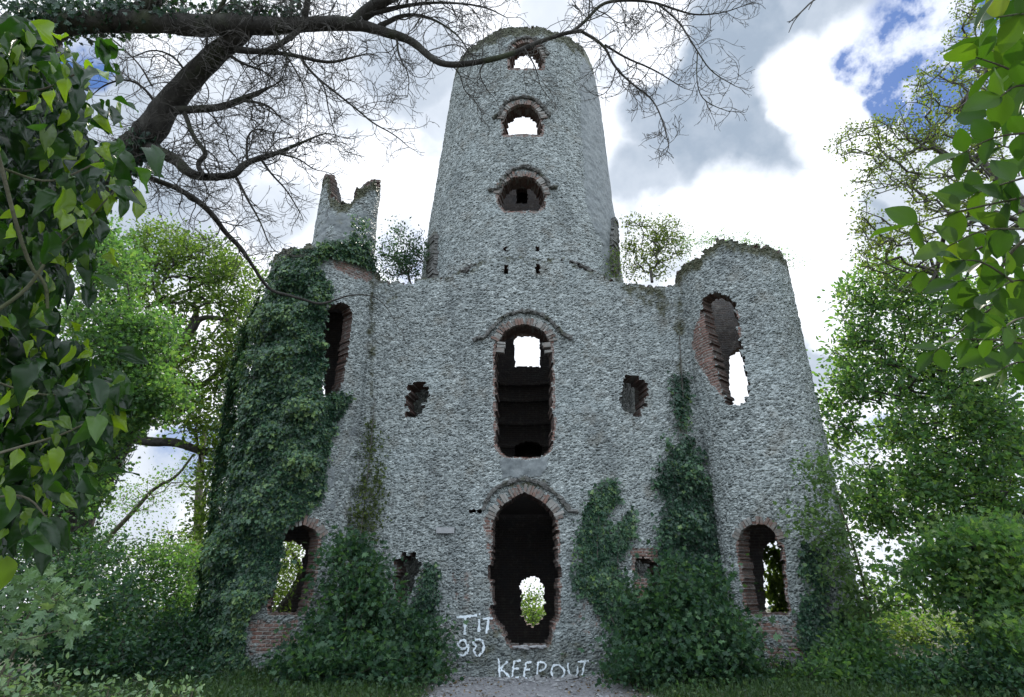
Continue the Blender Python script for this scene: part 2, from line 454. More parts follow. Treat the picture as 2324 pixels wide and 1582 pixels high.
def masonry(name, sarr, zarr, surf, openings, thick, parent, wrap=False, top=None, cut=None, zones=None, bands=None, label=None, bottom=None):
    """A thick masonry shell on a fine grid; openings are broken out brick by brick."""
    ns, nz = len(sarr), len(zarr)
    SS, ZZ = np.meshgrid(sarr, zarr)
    jit = RNG.normal(0, .007, SS.shape); jz = RNG.normal(0, .006, SS.shape)
    if wrap: jit[:, -1] = jit[:, 0]; jz[:, -1] = jz[:, 0]
    P, N = surf(SS + jit, ZZ + jz)
    nse = (vnoise(P, 1.1, 21, 2) - .5) * .06 + (vnoise(P, 5.0, 5, 2) - .5) * .05
    Po = P + N * nse[..., None]
    tk = np.full(SS.shape, thick)
    for bz, bh, bd in (bands or []):
        tk = tk + np.where(np.abs(ZZ - bz) < bh, bd, 0)
    Pi = P - N * tk[..., None]
    Pi = Pi + (vnoise(P, 3.0, 8, 2) - .5)[..., None] * .05 * N
    # cells
    sc = .5 * (sarr[1:] + sarr[:-1]); zc = .5 * (zarr[1:] + zarr[:-1])
    SC, ZC = np.meshgrid(sc, zc)
    row = np.floor(ZC / BR_H); ro = _h(row.astype(np.int64) + 99, row.astype(np.int64) * 0, row.astype(np.int64) * 0 + 7, 5)
    bk = np.floor(SC / BR_S + ro)
    qs = (bk + .5 - ro) * BR_S; qz = (row + .5) * BR_H
    Pq, Nq = surf(qs, qz)
    uo, vo = proj(Pq)
    facing = ((Pq - CAM) * Nq).sum(-1) < 0
    Pqi = Pq - Nq * thick
    Pf, Nf = surf(SC, ZC); uof, vof = proj(Pf); uif, vif = proj(Pf - Nf * thick)
    ui, vi = proj(Pqi)
    r1 = _h(bk.astype(np.int64) + 500, row.astype(np.int64) + 500, np.full(row.shape, 3), 1) - .5
    r2 = _h(bk.astype(np.int64) + 500, row.astype(np.int64) + 500, np.full(row.shape, 4), 2) - .5
    keep = np.ones(SC.shape, bool)
    for poly, side, amp in openings:
        if side == 'f':
            u_, v_, fc = uo, vo, facing
        else:
            u_, v_, fc = ui, vi, ~facing
        q = min(1.0, max(0.0, (amp - 1.5) / 4.0))
        if q < 1:
            uu, vv = (uof, vof) if side == 'f' else (uif, vif)
            u_ = u_ * q + uu * (1 - q); v_ = v_ * q + vv * (1 - q)
        keep &= ~(inpoly(u_ + r1 * 2 * amp, v_ + r2 * amp, poly) & fc)
    if top is not None: keep &= qz < top(qs, r1)
    if bottom is not None: keep &= qz > bottom(qs, r1)
    if cut is not None: keep &= ~cut(SC, ZC)
    # build
    vid = np.arange(ns * nz).reshape(nz, ns).copy()
    if wrap: vid[:, -1] = vid[:, 0]
    NV = ns * nz
    a, b_, c, d = vid[:-1, :-1], vid[:-1, 1:], vid[1:, 1:], vid[1:, :-1]
    k = keep
    quads = []; mi = []
    outer = np.stack([a, b_, c, d], -1)[k]; quads.append(outer); mi.append(np.zeros(len(outer), int))
    inner = np.stack([d, c, b_, a], -1)[k] + NV; quads.append(inner); mi.append(np.ones(len(inner), int))
    kp = np.pad(k, 1, constant_values=False)
    if wrap: kp[1:-1, 0] = k[:, -1]; kp[1:-1, -1] = k[:, 0]
    for sh, (p, q) in (((0, 1), (b_, a)), ((2, 1), (d, c)), ((1, 0), (a, d)), ((1, 2), (c, b_))):
        nb = kp[sh[0]:sh[0] + nz - 1, sh[1]:sh[1] + ns - 1]
        e = k & ~nb
        f = np.stack([p[e], q[e], q[e] + NV, p[e] + NV], -1)
        quads.append(f); mi.append(np.full(len(f), 2))
    Q = np.concatenate(quads); MI = np.concatenate(mi)
    V = np.concatenate([Po.reshape(-1, 3), Pi.reshape(-1, 3)])
    u0, v0 = proj(Po)
    A = {}
    zz = zones(u0, v0, SS, ZZ, Po) if zones else {}
    for key in ('brick', 'plaster', 'moss'):
        arr = zz.get(key, np.zeros(SS.shape))
        A[key] = ('POINT', np.concatenate([arr.ravel(), arr.ravel() * 0]))
    used = np.unique(Q); remap = np.zeros(len(V), np.int64); remap[used] = np.arange(len(used))
    Q = remap[Q]; V = V[used]
    A = {k2: (dm, ar[used]) for k2, (dm, ar) in A.items()}
    o = mesh_obj(name, V, loops=Q.ravel(), totals=np.full(len(Q), 4), mats=[FLINT, BRICK_IN, BRICK], matidx=MI, parent=parent, attrs=A)
    if label: o['label'] = label
    return o


def arch(u0, u1, vtop, vspring, vbot, n=9, pointed=0.0, ub0=None, ub1=None):
    """window outline in picture pixels of the face it is cut in"""
    ub0 = u0 if ub0 is None else ub0; ub1 = u1 if ub1 is None else ub1
    pts = [(ub0, vbot)]
    c = .5 * (u0 + u1); r = .5 * (u1 - u0)
    for i in range(n + 1):
        a = math.pi * (1 - i / n)
        s = math.sin(a) ** (1 + pointed * .4)
        pts.append((c + r * math.cos(a), vspring - (vspring - vtop) * s))
    pts.append((ub1, vbot))
    return pts


def soft(u, v, poly, wid):
    d = polydist(u, v, poly); i = inpoly(u, v, poly)
    return np.clip(.5 + np.where(i, d, -d) / (2 * wid), 0, 1)


GW = .036
# ---- front wall
XC, KW = .37, .030


def wall_surf(s, z):
    dx = s - XC
    P = np.stack([s, D + KW * dx * dx, z], -1)
    n = np.stack([2 * KW * dx, -np.ones_like(dx), 0 * dx], -1); n /= np.linalg.norm(n, axis=-1)[..., None]
    return P, n


BIGWIN = [(1127, 1000), (1125, 800), (1130, 775), (1145, 752), (1165, 740), (1190, 735), (1215, 740), (1235, 752), (1247, 772), (1252, 800), (1253, 930), (1258, 960),
          (1252, 985), (1252, 1010), (1240, 1024), (1225, 1036), (1150, 1036), (1136, 1022), (1128, 1010)]
DOOR = [(1118, 1398), (1117, 1290), (1120, 1180), (1127, 1162), (1145, 1142), (1170, 1126), (1190, 1116), (1212, 1126), (1240, 1144), (1257, 1164), (1263, 1180), (1266, 1290),
        (1267, 1385), (1266, 1400), (1256, 1412), (1252, 1440), (1240, 1466), (1165, 1467), (1148, 1448), (1140, 1425), (1126, 1405)]
WALL_OPEN = [(BIGWIN, 'f', 2.2), (DOOR, 'f', 2.4),
             ([(1107, 1283), (1125, 1281), (1125, 1312), (1108, 1312)], 'f', 1), ([(1258, 1285), (1275, 1285), (1275, 1310), (1258, 1310)], 'f', 1),
             ([(918, 948), (922, 900), (930, 872), (945, 862), (965, 866), (972, 880), (968, 905), (958, 930), (945, 948)], 'f', 5.5),
             ([(1410, 870), (1420, 853), (1448, 852), (1465, 866), (1471, 885), (1462, 905), (1460, 935), (1450, 945), (1432, 944), (1420, 925), (1412, 905)], 'f', 5.5),
             ([(893, 1300), (900, 1270), (920, 1258), (948, 1258), (952, 1275), (945, 1300), (938, 1340), (915, 1366), (898, 1362), (890, 1340)], 'f', 5.5),
             ([(1438, 1275), (1460, 1262), (1492, 1275), (1498, 1288), (1497, 1362), (1478, 1362), (1474, 1310), (1445, 1300)], 'f', 4),
             ([(1066, 1157), (1078, 1157), (1078, 1163), (1066, 1163)], 'f', 1), ([(1081, 1157), (1094, 1157), (1094, 1163), (1081, 1163)], 'f', 1),
             ([(1144, 601), (1152, 601), (1152, 621), (1144, 621)], 'f', 1), ([(1216, 600), (1225, 600), (1225, 621), (1216, 621)], 'f', 1)]


def wall_top(s, r):
    u = np.interp(s, [-4.4, -3.6, -2.8, -1.9, -1.2, -.7, 1.5, 2.0, 2.6, 3.4, 4.0, 5.2],
                  [10.0, 9.75, 9.7, 9.85, 10.0, 10.35, 10.35, 10.05, 9.8, 9.75, 9.7, 9.9])
    P = np.stack([s * 1.0, 0 * s, 0 * s], -1)
    return u + r * .12 + (vnoise(P, 2.2, 4, 3) - .5) * .35


def wall_zones(u, v, SS, ZZ, P):
    z = {}
    bz = np.zeros(u.shape)
    for poly, wd in ((BIGWIN, 12), (DOOR, 12)):
        bz = np.maximum(bz, np.clip(1.05 - polydist(u, v, poly) / wd, 0, .6))
    bz = np.maximum(bz, soft(u, v, [(1430, 1240), (1505, 1240), (1500, 1370), (1440, 1365)], 12) * .75)
    bz = np.maximum(bz, soft(u, v, [(1085, 1165), (1120, 1165), (1120, 1400), (1150, 1470), (1100, 1420), (1108, 1280)], 14) * .62)
    bz = np.maximum(bz, soft(u, v, [(1000, 1255), (1090, 1280), (1090, 1430), (1010, 1400)], 30) * .42)
    bz = np.maximum(bz, soft(u, v, [(1270, 1340), (1400, 1340), (1380, 1470), (1270, 1450)], 30) * .40)
    z['brick'] = bz
    z['plaster'] = soft(u, v, [(1130, 1040), (1250, 1036), (1235, 1085), (1140, 1088)], 10) * .75
    m = .42 * soft(u, v, [(1060, 1395), (1400, 1395), (1420, 1560), (1000, 1560)], 40)
    m = np.maximum(m, .62 * soft(u, v, [(1140, 1085), (1250, 1085), (1240, 1115), (1140, 1115)], 12))
    m = np.maximum(m, .55 * np.clip(1 - np.abs(u - 1545) / 45, 0, 1))
    m = np.maximum(m, .55 * np.clip(1 - np.abs(u - 843) / 30, 0, 1))
    m = np.maximum(m, .58 * soft(u, v, [(1380, 630), (1530, 630), (1530, 760), (1480, 720), (1400, 665)], 24))
    m = np.maximum(m, .5 * soft(u, v, [(855, 640), (960, 640), (920, 680), (870, 700)], 16))
    m = np.maximum(m, np.clip(1 - (wall_top(SS, 0 * SS) - ZZ) / .45, 0, 1) * .55)
    z['moss'] = m
    return z


WALL = masonry('curtain_wall', np.arange(-4.25, 4.98, GW), np.arange(-.3, 10.9, GW), wall_surf, WALL_OPEN, .62, CASTLE,
               top=wall_top, zones=wall_zones, label='bowed flint front wall with the doorway and tall arched window')


# ---- central tower
def tower_surf(s, z):
    R = tower_R(z); th = s / 3.2
    x = tower_x(z)
    P = np.stack([x + R * np.sin(th), TFR + 3.49 - R * np.cos(th) + .012, z], -1)
    n = np.stack([np.sin(th), -np.cos(th), .035 + 0 * th], -1); n /= np.linalg.norm(n, axis=-1)[..., None]
    return P, n


TW1 = arch(1157, 1232, 96, 128, 153)
TW2 = arch(1142, 1229, 236, 268, 304)
TW3 = [(1146, 476), (1132, 460), (1131, 440), (1140, 418), (1160, 404), (1190, 399), (1215, 406), (1232, 425), (1237, 445), (1234, 466), (1220, 478)]
TOWER_OPEN = [(TW1, 'f', 4), (TW2, 'f', 3), (TW3, 'f', 2),
              ([(1144, 560), (1151, 560), (1151, 570), (1144, 570)], 'f', 1), ([(1217, 560), (1224, 560), (1224, 570), (1217, 570)], 'f', 1),
              ([(1168, 832), (1167, 762), (1175, 754), (1200, 752), (1220, 757), (1225, 770), (1225, 832)], 'b', 1.5),
              ([(1183, 1400), (1182, 1330), (1188, 1315), (1205, 1307), (1222, 1312), (1232, 1325), (1236, 1360), (1236, 1395), (1222, 1412), (1208, 1424), (1194, 1412)], 'b', 3),
              (arch(1168, 1230, 1003, 1015, 1042), 'b', 2), (arch(1172, 1197, 420, 428, 462), 'b', 1)]


def tower_top(s, r):
    th = s / 3.2
    P = np.stack([np.cos(th) * 2, np.sin(th) * 2, 0 * s], -1)
    back = 20.66 - .6 * np.clip(-np.cos(th), 0, 1)
    return back + (vnoise(P, 1.2, 14, 3) - .5) * .5 + r * .15


def tower_cut(s, z):
    th = np.abs(s / 3.2)
    return (z < np.where(th < .36, 10.2, 9.5)) & (th < math.radians(40))


def tower_zones(u, v, SS, ZZ, P):
    z = {}
    f = np.cos(SS / 3.2) > -.1
    z['plaster'] = f * soft(u, v, [(1330, 90), (1310, 180), (1320, 330), (1330, 480), (1365, 560), (1370, 660), (1480, 660), (1470, 400), (1420, 150)], 16) * .85
    z['plaster'] = np.maximum(z['plaster'], f * soft(u, v, [(1295, 200), (1330, 190), (1340, 400), (1310, 420), (1300, 330)], 20) * .45)
    bz = 0 * u
    for poly in (TW1, TW2, TW3): bz = np.maximum(bz, f * np.clip(1.05 - polydist(u, v, poly) / 10, 0, .6))
    z['brick'] = bz
    z['moss'] = np.clip(1 - (tower_top(SS, 0 * SS) - ZZ) / 1.3, 0, .8) + .3 * f * np.clip((1000 - u) / 30, 0, 1)
    return z


TOWER = masonry('central_tower', np.linspace(-math.pi * 3.2, math.pi * 3.2, int(2 * math.pi * 3.2 / .040)), np.arange(-.3, 21.4, .040), tower_surf, TOWER_OPEN, .55, CASTLE,
                wrap=True, top=tower_top, cut=tower_cut, zones=tower_zones, bands=[(8.85, .06, .1), (8.2, .06, .1), (7.35, .07, .12), (6.5, .05, .08)],
                label='tall tapering round tower of flint with three windows one above another')


# ---- flanking towers
def round_surf(ax, ay, R, lean=0.0):
    def f(s, z):
        th = s / R; r = R + lean * (6 - z)
        P = np.stack([ax + r * np.sin(th), ay - r * np.cos(th), z], -1)
        n = np.stack([np.sin(th), -np.cos(th), 0 * th], -1)
        return P, n
    return f


RAX, RAY, RR = 6.46, D + .9, 1.565
LAX, LAY, LR = -5.48, D + .9, 1.555
RWU = [(1652, 915), (1634, 870), (1622, 810), (1608, 760), (1596, 715), (1590, 690), (1600, 672), (1625, 664), (1652, 670), (1666, 690), (1672, 720), (1676, 760), (1680, 790),
       (1688, 830), (1696, 860), (1698, 890), (1690, 912), (1672, 922)]
RWU_JAMB = [(1568, 780), (1578, 740), (1592, 700), (1610, 740), (1625, 830), (1645, 905), (1610, 870), (1580, 820)]
RWL = [(1697, 1392), (1688, 1330), (1678, 1260), (1675, 1225), (1682, 1202), (1705, 1190), (1735, 1190), (1756, 1204), (1762, 1228), (1772, 1240), (1778, 1290), (1782, 1350), (1788, 1375), (1786, 1392)]
RIGHT_OPEN = [(RWU, 'f', 3.6), (RWU_JAMB, 'n', 0), (RWL, 'f', 2.6),
              ([(1655, 930), (1655, 806), (1662, 796), (1682, 786), (1705, 800), (1730, 960)], 'b', 2),
              ([(1738, 1395), (1732, 1262), (1736, 1240), (1750, 1230), (1790, 1222), (1815, 1395)], 'b', 2)]
RIGHT_OPEN = [o for o in RIGHT_OPEN if o[1] != 'n']


def right_top(s, r):
    P = np.stack([s, 0 * s, 0 * s], -1)
    th = s / RR
    return 10.32 + .38 * np.exp(-((th + .42) / .28) ** 2) + .35 * np.clip(-np.cos(th), 0, 1) + (vnoise(P, 2.0, 33, 3) - .5) * .24 + r * .13


def right_zones(u, v, SS, ZZ, P):
    f = np.cos(SS / RR) > -.1
    z = {}
    b = f * soft(u, v, RWU_JAMB, 8) * .95
    b = np.maximum(b, f * np.clip(1.0 - polydist(u, v, RWL) / 14, 0, .66))
    b = np.maximum(b, f * soft(u, v, [(1690, 1394), (1960, 1400), (1980, 1600), (1700, 1600)], 25) * .50)
    b = np.maximum(b, f * soft(u, v, [(1655, 680), (1680, 700), (1690, 770), (1672, 770)], 8) * .55)
    z['brick'] = b
    m = np.clip(1 - (right_top(SS, 0 * SS) - ZZ) / .8, 0, .75)
    m = np.maximum(m, f * .62 * np.clip(1 - np.abs(u - (1545 + (v - 950) * .06)) / 40, 0, 1))
    z['moss'] = m
    return z


RTOWER = masonry('corner_tower', np.linspace(-math.pi * RR, math.pi * RR, int(2 * math.pi * RR / GW)), np.arange(-.3, 11.2, GW), round_surf(RAX, RAY, RR), RIGHT_OPEN, .42, CASTLE,
                 wrap=True, top=right_top, zones=right_zones, label='bare flint corner tower with a broken top and tall ragged window')

LWU = [(735, 900), (733, 740), (738, 710), (752, 692), (775, 685), (795, 694), (802, 715), (795, 760), (785, 820), (776, 870), (762, 902)]
LWL = [(612, 1388), (625, 1300), (636, 1240), (642, 1212), (660, 1196), (690, 1192), (715, 1202), (724, 1222), (716, 1290), (703, 1350), (690, 1390)]
LEFT_OPEN = [(LWU, 'f', 2), (LWL, 'f', 2.6), ([(600, 1392), (600, 1232), (660, 1226), (684, 1234), (690, 1250), (686, 1300), (668, 1350), (655, 1392)], 'b', 3),
             ([(700, 912), (712, 820), (732, 815), (738, 905)], 'b', 2)]


def left_top(s, r):
    P = np.stack([s, 0 * s, 0 * s], -1)
    return 10.35 + (vnoise(P, 2.0, 43, 3) - .5) * .35 + r * .16


def left_zones(u, v, SS, ZZ, P):
    f = np.cos(SS / LR) > -.1
    z = {'brick': f * np.maximum(np.clip(1.0 - polydist(u, v, LWL) / 16, 0, .8), np.maximum(soft(u, v, [(555, 1400), (680, 1400), (680, 1490), (560, 1490)], 20) * .62,
                                 soft(u, v, [(730, 575), (850, 610), (850, 650), (760, 620)], 12) * .62))}
    z['plaster'] = f * .42 * soft(u, v, [(730, 930), (850, 930), (850, 1180), (720, 1180)], 20)
    z['moss'] = np.maximum(np.clip(1 - (left_top(SS, 0 * SS) - ZZ) / .8, 0, .7), f * .6 * np.clip(1 - np.abs(u - 845) / 35, 0, 1))
    return z


LTOWER = masonry('corner_tower', np.linspace(-math.pi * LR, math.pi * LR, int(2 * math.pi * LR / GW)), np.arange(-.3, 11.0, GW), round_surf(LAX, LAY, LR), LEFT_OPEN, .42, CASTLE,
                 wrap=True, top=left_top, zones=left_zones, label='corner tower draped in dark ivy')

# ---- smaller upper turret standing on the left tower
UAX, UAY, UR = -5.25, D + 1.3, 1.02
UTOP = [(600, 395), (712, 397), (724, 400), (738, 397), (746, 425), (757, 448), (775, 455), (805, 456), (812, 440), (818, 425), (840, 416), (856, 408), (866, 425), (930, 420)]


def turret_top(s, r):
    th = s / UR
    P, _ = round_surf(UAX, UAY, UR)(s, 0 * s + 13.5)
    u, v = proj(P)
    tv = np.interp(u, [a for a, _ in UTOP], [b for _, b in UTOP])
    zf = at(u, tv, P[..., 1])[..., 2]
    zb = np.interp(np.sin(th), [-1, -.7, -.3, .3, .7, 1], [14.2, 13.6, 12.2, 12.2, 13.4, 14.2])
    return np.where(np.cos(th) > 0, zf, zb) + r * .14


def turret_zones(u, v, SS, ZZ, P):
    return {'plaster': .55 * soft(u, v, [(690, 475), (720, 455), (860, 470), (860, 590), (680, 590)], 22),
            'moss': np.clip(1 - (turret_top(SS, 0 * SS) - ZZ) / .8, .30, .7)}


masonry('upper_turret', np.linspace(-math.pi * UR, math.pi * UR, int(2 * math.pi * UR / GW)), np.arange(9.6, 15.2, GW), round_surf(UAX, UAY, UR, .014), [], .32, CASTLE,
        wrap=True, top=turret_top, zones=turret_zones, label='slim upper turret with two broken horns of masonry')


# ---- unseen rear walls, plus slabs and boxes added to keep the openings dark
def box_mesh(name, boxes, mat, parent):
    V = []; Fc = []
    for (x0, x1, y0, y1, z0, z1) in boxes:
        i = len(V)
        V += [(x0, y0, z0), (x1, y0, z0), (x1, y1, z0), (x0, y1, z0), (x0, y0, z1), (x1, y0, z1), (x1, y1, z1), (x0, y1, z1)]
        Fc += [tuple(i + k for k in q) for q in ((0, 3, 2, 1), (4, 5, 6, 7), (0, 1, 5, 4), (1, 2, 6, 5), (2, 3, 7, 6), (3, 0, 4, 7))]
    return mesh_obj(name, V, faces=Fc, mats=[mat], parent=parent)


for x0, x1 in ((-4.3, -2.3), (3.1, 5.1)): box_mesh('sky_block_slab', [(x0, x1, 14.75, 17.5, 9.2, 9.45)], BRICK_IN, CASTLE)  # added slabs, shut out the sky so the small windows stay dark
for x0, x1 in ((-4.6, -2.2), (3.0, 5.4)): box_mesh('rear_wall', [(x0, x1, 17.55, 18.0, -.2, 9.5)], BRICK_IN, CASTLE)
box_mesh('light_block_slab', [(-1.9, 2.75, 14.62, 16.4, 4.05, 4.3), (-2.2, 3.05, 16.4, 18.2, 4.05, 4.3), (-1.7, 2.35, 18.2, 19.7, 4.05, 4.3)], BRICK_IN, CASTLE)  # added slab, blocks light from above to keep the doorway dark
box_mesh('dark_backing_box', [(-.75, -.5, 20.7, 22.5, 4.6, 7.8), (1.4, 1.65, 20.7, 22.5, 4.6, 7.8), (-.5, 1.4, 22.25, 22.5, 4.6, 7.8), (-.5, 1.4, 20.7, 22.25, 7.6, 7.8), (-.5, 1.4, 20.7, 22.25, 4.6, 4.8)], BRICK_IN, CASTLE)  # added box behind the lower rear arch, keeps it dark
box_mesh('dark_backing_box', [(-.2, 0, 20.35, 21.5, 15.2, 19.0), (1.1, 1.3, 20.35, 21.5, 15.2, 19.0), (0, 1.1, 21.3, 21.5, 15.2, 19.0), (0, 1.1, 20.35, 21.3, 18.8, 19.0)], BRICK_IN, CASTLE)  # added box, hides bright sky behind the upper rear opening


# ---- hood moulds and brick arches
def sweep(name, pts, nrm, w_out, h, mat, parent, label=None, gaps=()):
    """a broken moulded course: lumpy blocks along a line on the wall face"""
    V = []; Fc = []
    pts = np.asarray(pts); nrm = np.asarray(nrm)
    seg = np.linalg.norm(np.diff(pts, axis=0), axis=1); L = np.concatenate(([0], np.cumsum(seg)))
    n = max(3, int(L[-1] / .10)); tt = np.linspace(0, L[-1], n + 1)
    Pq = np.stack([np.interp(tt, L, pts[:, i]) for i in range(3)], -1)
    Nq = np.stack([np.interp(tt, L, nrm[:, i]) for i in range(3)], -1)
    for i in range(n):
        f = (i + .5) / n
        if any(a < f < b for a, b in gaps): continue
        ww = w_out * random.uniform(.7, 1.1); hh = h * random.uniform(.75, 1.15)
        T = Pq[i + 1] - Pq[i]; T = T / np.linalg.norm(T); Nn = Nq[i] / np.linalg.norm(Nq[i]); B = np.cross(Nn, T)
        a = Pq[i] - T * .004; b = Pq[i + 1] + T * .004
        k = len(V)
        for q in (a, b):
            for s1, d1 in ((-.5, -.06), (-.5, ww * .7), (-.1, ww), (.42, ww * .85), (.5, -.06)):
                V.append(q + B * s1 * hh + Nn * d1 + RNG.normal(0, .017, 3))
        m = 5
        Fc += [tuple(k + x for x in range(m))[::-1], tuple(k + m + x for x in range(m))]
        for x in range(m): Fc.append((k + x, k + (x + 1) % m, k + m + (x + 1) % m, k + m + x))
    o = mesh_obj(name, V, faces=Fc, mats=[mat], parent=parent)
    if label: o['label'] = label
    return o


def on_wall(pl):
    pl = np.array(pl, float)
    P = at(pl[:, 0], pl[:, 1], np.full(len(pl), D))
    for _ in range(4):
        P = at(pl[:, 0], pl[:, 1], D + KW * (P[:, 0] - XC) ** 2)
    return P, wall_surf(P[:, 0], P[:, 2])[1]


def on_cyl(pl, ax, ay, Rf):
    pl = np.array(pl, float)
    d = ray(pl[:, 0], pl[:, 1]); d = d / np.linalg.norm(d, axis=1)[:, None]
    P = at(pl[:, 0], pl[:, 1], np.full(len(pl), D + .1))
    for _ in range(12):
        R = Rf(P[:, 2]); axz = ax(P[:, 2]) if callable(ax) else ax
        ayz = ay(P[:, 2]) if callable(ay) else ay
        ox = CAM[0] - axz; oy = CAM[1] - ayz
        a = d[:, 0] ** 2 + d[:, 1] ** 2; b = ox * d[:, 0] + oy * d[:, 1]; c = ox * ox + oy * oy - R * R
        disc = np.clip(b * b - a * c, 0, None)
        P = CAM + d * ((-b - np.sqrt(disc)) / a)[:, None]
    n = np.stack([P[:, 0] - axz, P[:, 1] - ayz, 0 * P[:, 0]], -1)
    return P, n / np.linalg.norm(n, axis=1)[:, None]


def on_tower(pl): return on_cyl(pl, tower_x, lambda z: TFR + 3.50 + 0 * z, tower_R)
def on_right(pl): return on_cyl(pl, RAX, RAY, lambda z: RR + 0 * z)
def on_left(pl): return on_cyl(pl, LAX, LAY, lambda z: LR + 0 * z)


def voussoirs(name, inner, fn, depth, mat, parent, wid=.075, proud=.02, label=None):
    """bricks set on edge round an arch; inner is the intrados in pixels"""
    P, N = fn(inner)
    seg = np.linalg.norm(np.diff(P, axis=0), axis=1); L = np.concatenate(([0], np.cumsum(seg)))
    n = max(3, int(L[-1] / wid)); tt = (np.arange(n) + .5) / n * L[-1]
    V = []; Fc = []
    for t0 in tt:
        p = np.array([np.interp(t0, L, P[:, i]) for i in range(3)]); nn = np.array([np.interp(t0, L, N[:, i]) for i in range(3)])
        p2 = np.array([np.interp(t0 + .02, L, P[:, i]) for i in range(3)]); p1 = np.array([np.interp(t0 - .02, L, P[:, i]) for i in range(3)])
        T = p2 - p1; T /= np.linalg.norm(T); B = np.cross(T, nn); B /= np.linalg.norm(B)
        if B[2] < -.2: B = -B
        if random.random() < .07: continue
        dd = depth * random.uniform(.8, 1.1); pr = proud + random.uniform(-.015, .02); hw = wid * .5 * random.uniform(.78, .92); k = len(V)
        for q in (-.10, pr):
            for s1, b1 in ((-hw, -.01), (hw, -.01), (hw * 1.1, dd), (-hw * 1.1, dd)):
                V.append(p + T * s1 + B * b1 + nn * q + RNG.normal(0, .005, 3))
        Fc += [(k + 3, k + 2, k + 1, k), (k + 4, k + 5, k + 6, k + 7), (k, k + 1, k + 5, k + 4), (k + 1, k + 2, k + 6, k + 5), (k + 2, k + 3, k + 7, k + 6), (k + 3, k, k + 4, k + 7)]
    o = mesh_obj(name, V, faces=Fc, mats=[mat], parent=parent)
    if label: o['label'] = label
    return o


def vous_mat():
    m, t, b, out = new_mat('arch_brick')
    oc = t.new('ShaderNodeTexCoord').outputs['Object']
    g = t.new('ShaderNodeNewGeometry').outputs['Random Per Island']
    c = t.ramp(g, [(0, (.10, .075, .066)), (.3, (.19, .105, .082)), (.5, (.17, .14, .125)), (1, (.32, .305, .29))])
    c = t.mix(t.map(t.noise(oc, 9, 5, .65), .40, .62, 0, .8), c, (.19, .185, .175))
    t.set(b.inputs['Base Color'], c); b.inputs['Roughness'].default_value = .9
    return m


VB = vous_mat()
voussoirs('brick_arch', [(1127, 800), (1130, 775), (1145, 752), (1165, 740), (1190, 735), (1215, 740), (1235, 752), (1247, 772), (1252, 800)], on_wall, .20, VB, WALL, label='worn brick arch over the tall window')
voussoirs('brick_arch', [(1120, 1180), (1127, 1162), (1145, 1142), (1170, 1126), (1190, 1116), (1212, 1126), (1240, 1144), (1257, 1164), (1263, 1180)], on_wall, .21, VB, WALL, label='grey brick arch over the doorway')
sweep('hood_mould', *on_wall([(1075, 772), (1100, 766), (1110, 752), (1130, 730), (1155, 714), (1190, 706), (1225, 712), (1252, 730), (1270, 752), (1284, 765), (1298, 768)]), .10, .10, MOULD, WALL,
      label='broken stone hood over the tall window', gaps=())
sweep('hood_mould', *on_wall([(1096, 1158), (1102, 1140), (1120, 1112), (1150, 1096), (1190, 1086), (1225, 1095), (1260, 1118), (1283, 1145), (1292, 1160), (1310, 1160)]), .09, .10, MOULD, WALL,
      label='mossy stone hood over the doorway', gaps=())
for (pl, hp, lab, gp) in (
    ([(1157, 130), (1163, 112), (1180, 100), (1194, 96), (1212, 101), (1226, 114), (1232, 130)], [(1150, 128), (1157, 105), (1175, 92), (1195, 87), (1215, 92), (1233, 107), (1242, 126)], 'brick arch of the topmost tower window', ()),
    ([(1142, 270), (1150, 252), (1168, 240), (1186, 236), (1206, 240), (1222, 254), (1229, 270)], [(1118, 270), (1135, 262), (1142, 240), (1162, 225), (1190, 221), (1215, 228), (1235, 246), (1247, 266)], 'brick arch of the middle tower window', ()),
    ([(1132, 440), (1142, 418), (1162, 404), (1190, 399), (1214, 406), (1231, 425), (1237, 442)], [(1110, 433), (1134, 428), (1140, 408), (1160, 388), (1190, 378), (1218, 388), (1242, 412), (1246, 427), (1262, 427)], 'red brick arch of the lowest tower window', ())):
    voussoirs('brick_arch', pl, on_tower, .20, VB, TOWER, label=lab)
    sweep('hood_mould', *on_tower(hp), .11, .12, MOULD, TOWER, gaps=gp)
voussoirs('brick_arch', [(636, 1222), (644, 1208), (662, 1196), (690, 1191), (715, 1201), (727, 1222)], on_left, .22, VB, LTOWER, label='red brick arch of the low window')
voussoirs('brick_arch', [(1675, 1225), (1682, 1203), (1705, 1189), (1735, 1189), (1756, 1203), (1766, 1226)], on_right, .16, VB, RTOWER, label='crumbling brick arch of the low window')
# stub of a torn-off wall up each side of the tall tower
for lab, pts, w_ in (('ragged brick stub left where a wall tore off', [(986, 535), (981, 590), (975, 650)], .16), ('pale brick stub left where a wall tore off', [(1392, 505), (1398, 560), (1402, 620)], .15)):
    sweep('wall_stub', *on_tower([(min(max(u, 983), 1392), v) for u, v in pts]), w_, .5, MOULD, TOWER, label=lab)
# ledge courses where the front wall meets the tall tower
sweep('string_course', *on_tower([(1010, 648), (1035, 628), (1060, 612), (1085, 601)]), .10, .10, MOULD, TOWER, label='broken brick string course beside the front wall')
sweep('string_course', *on_tower([(1285, 592), (1310, 600), (1340, 615), (1370, 632)]), .10, .10, MOULD, TOWER, label='broken brick string course beside the front wall')
# door sill and plaque
P, N = on_wall([(1166, 1469), (1240, 1468)]); sweep('door_sill', P, N, .05, .05, STONE, WALL)
P, N = on_wall([(991, 1204), (1031, 1204)])
c = P.mean(0)
box_mesh('stone_plaque', [(P[0][0], P[1][0], c[1] - .06, c[1] + .05, c[2] - .065, c[2] + .065)], STONE, WALL)['label'] = 'flat blank grey stone plaque'


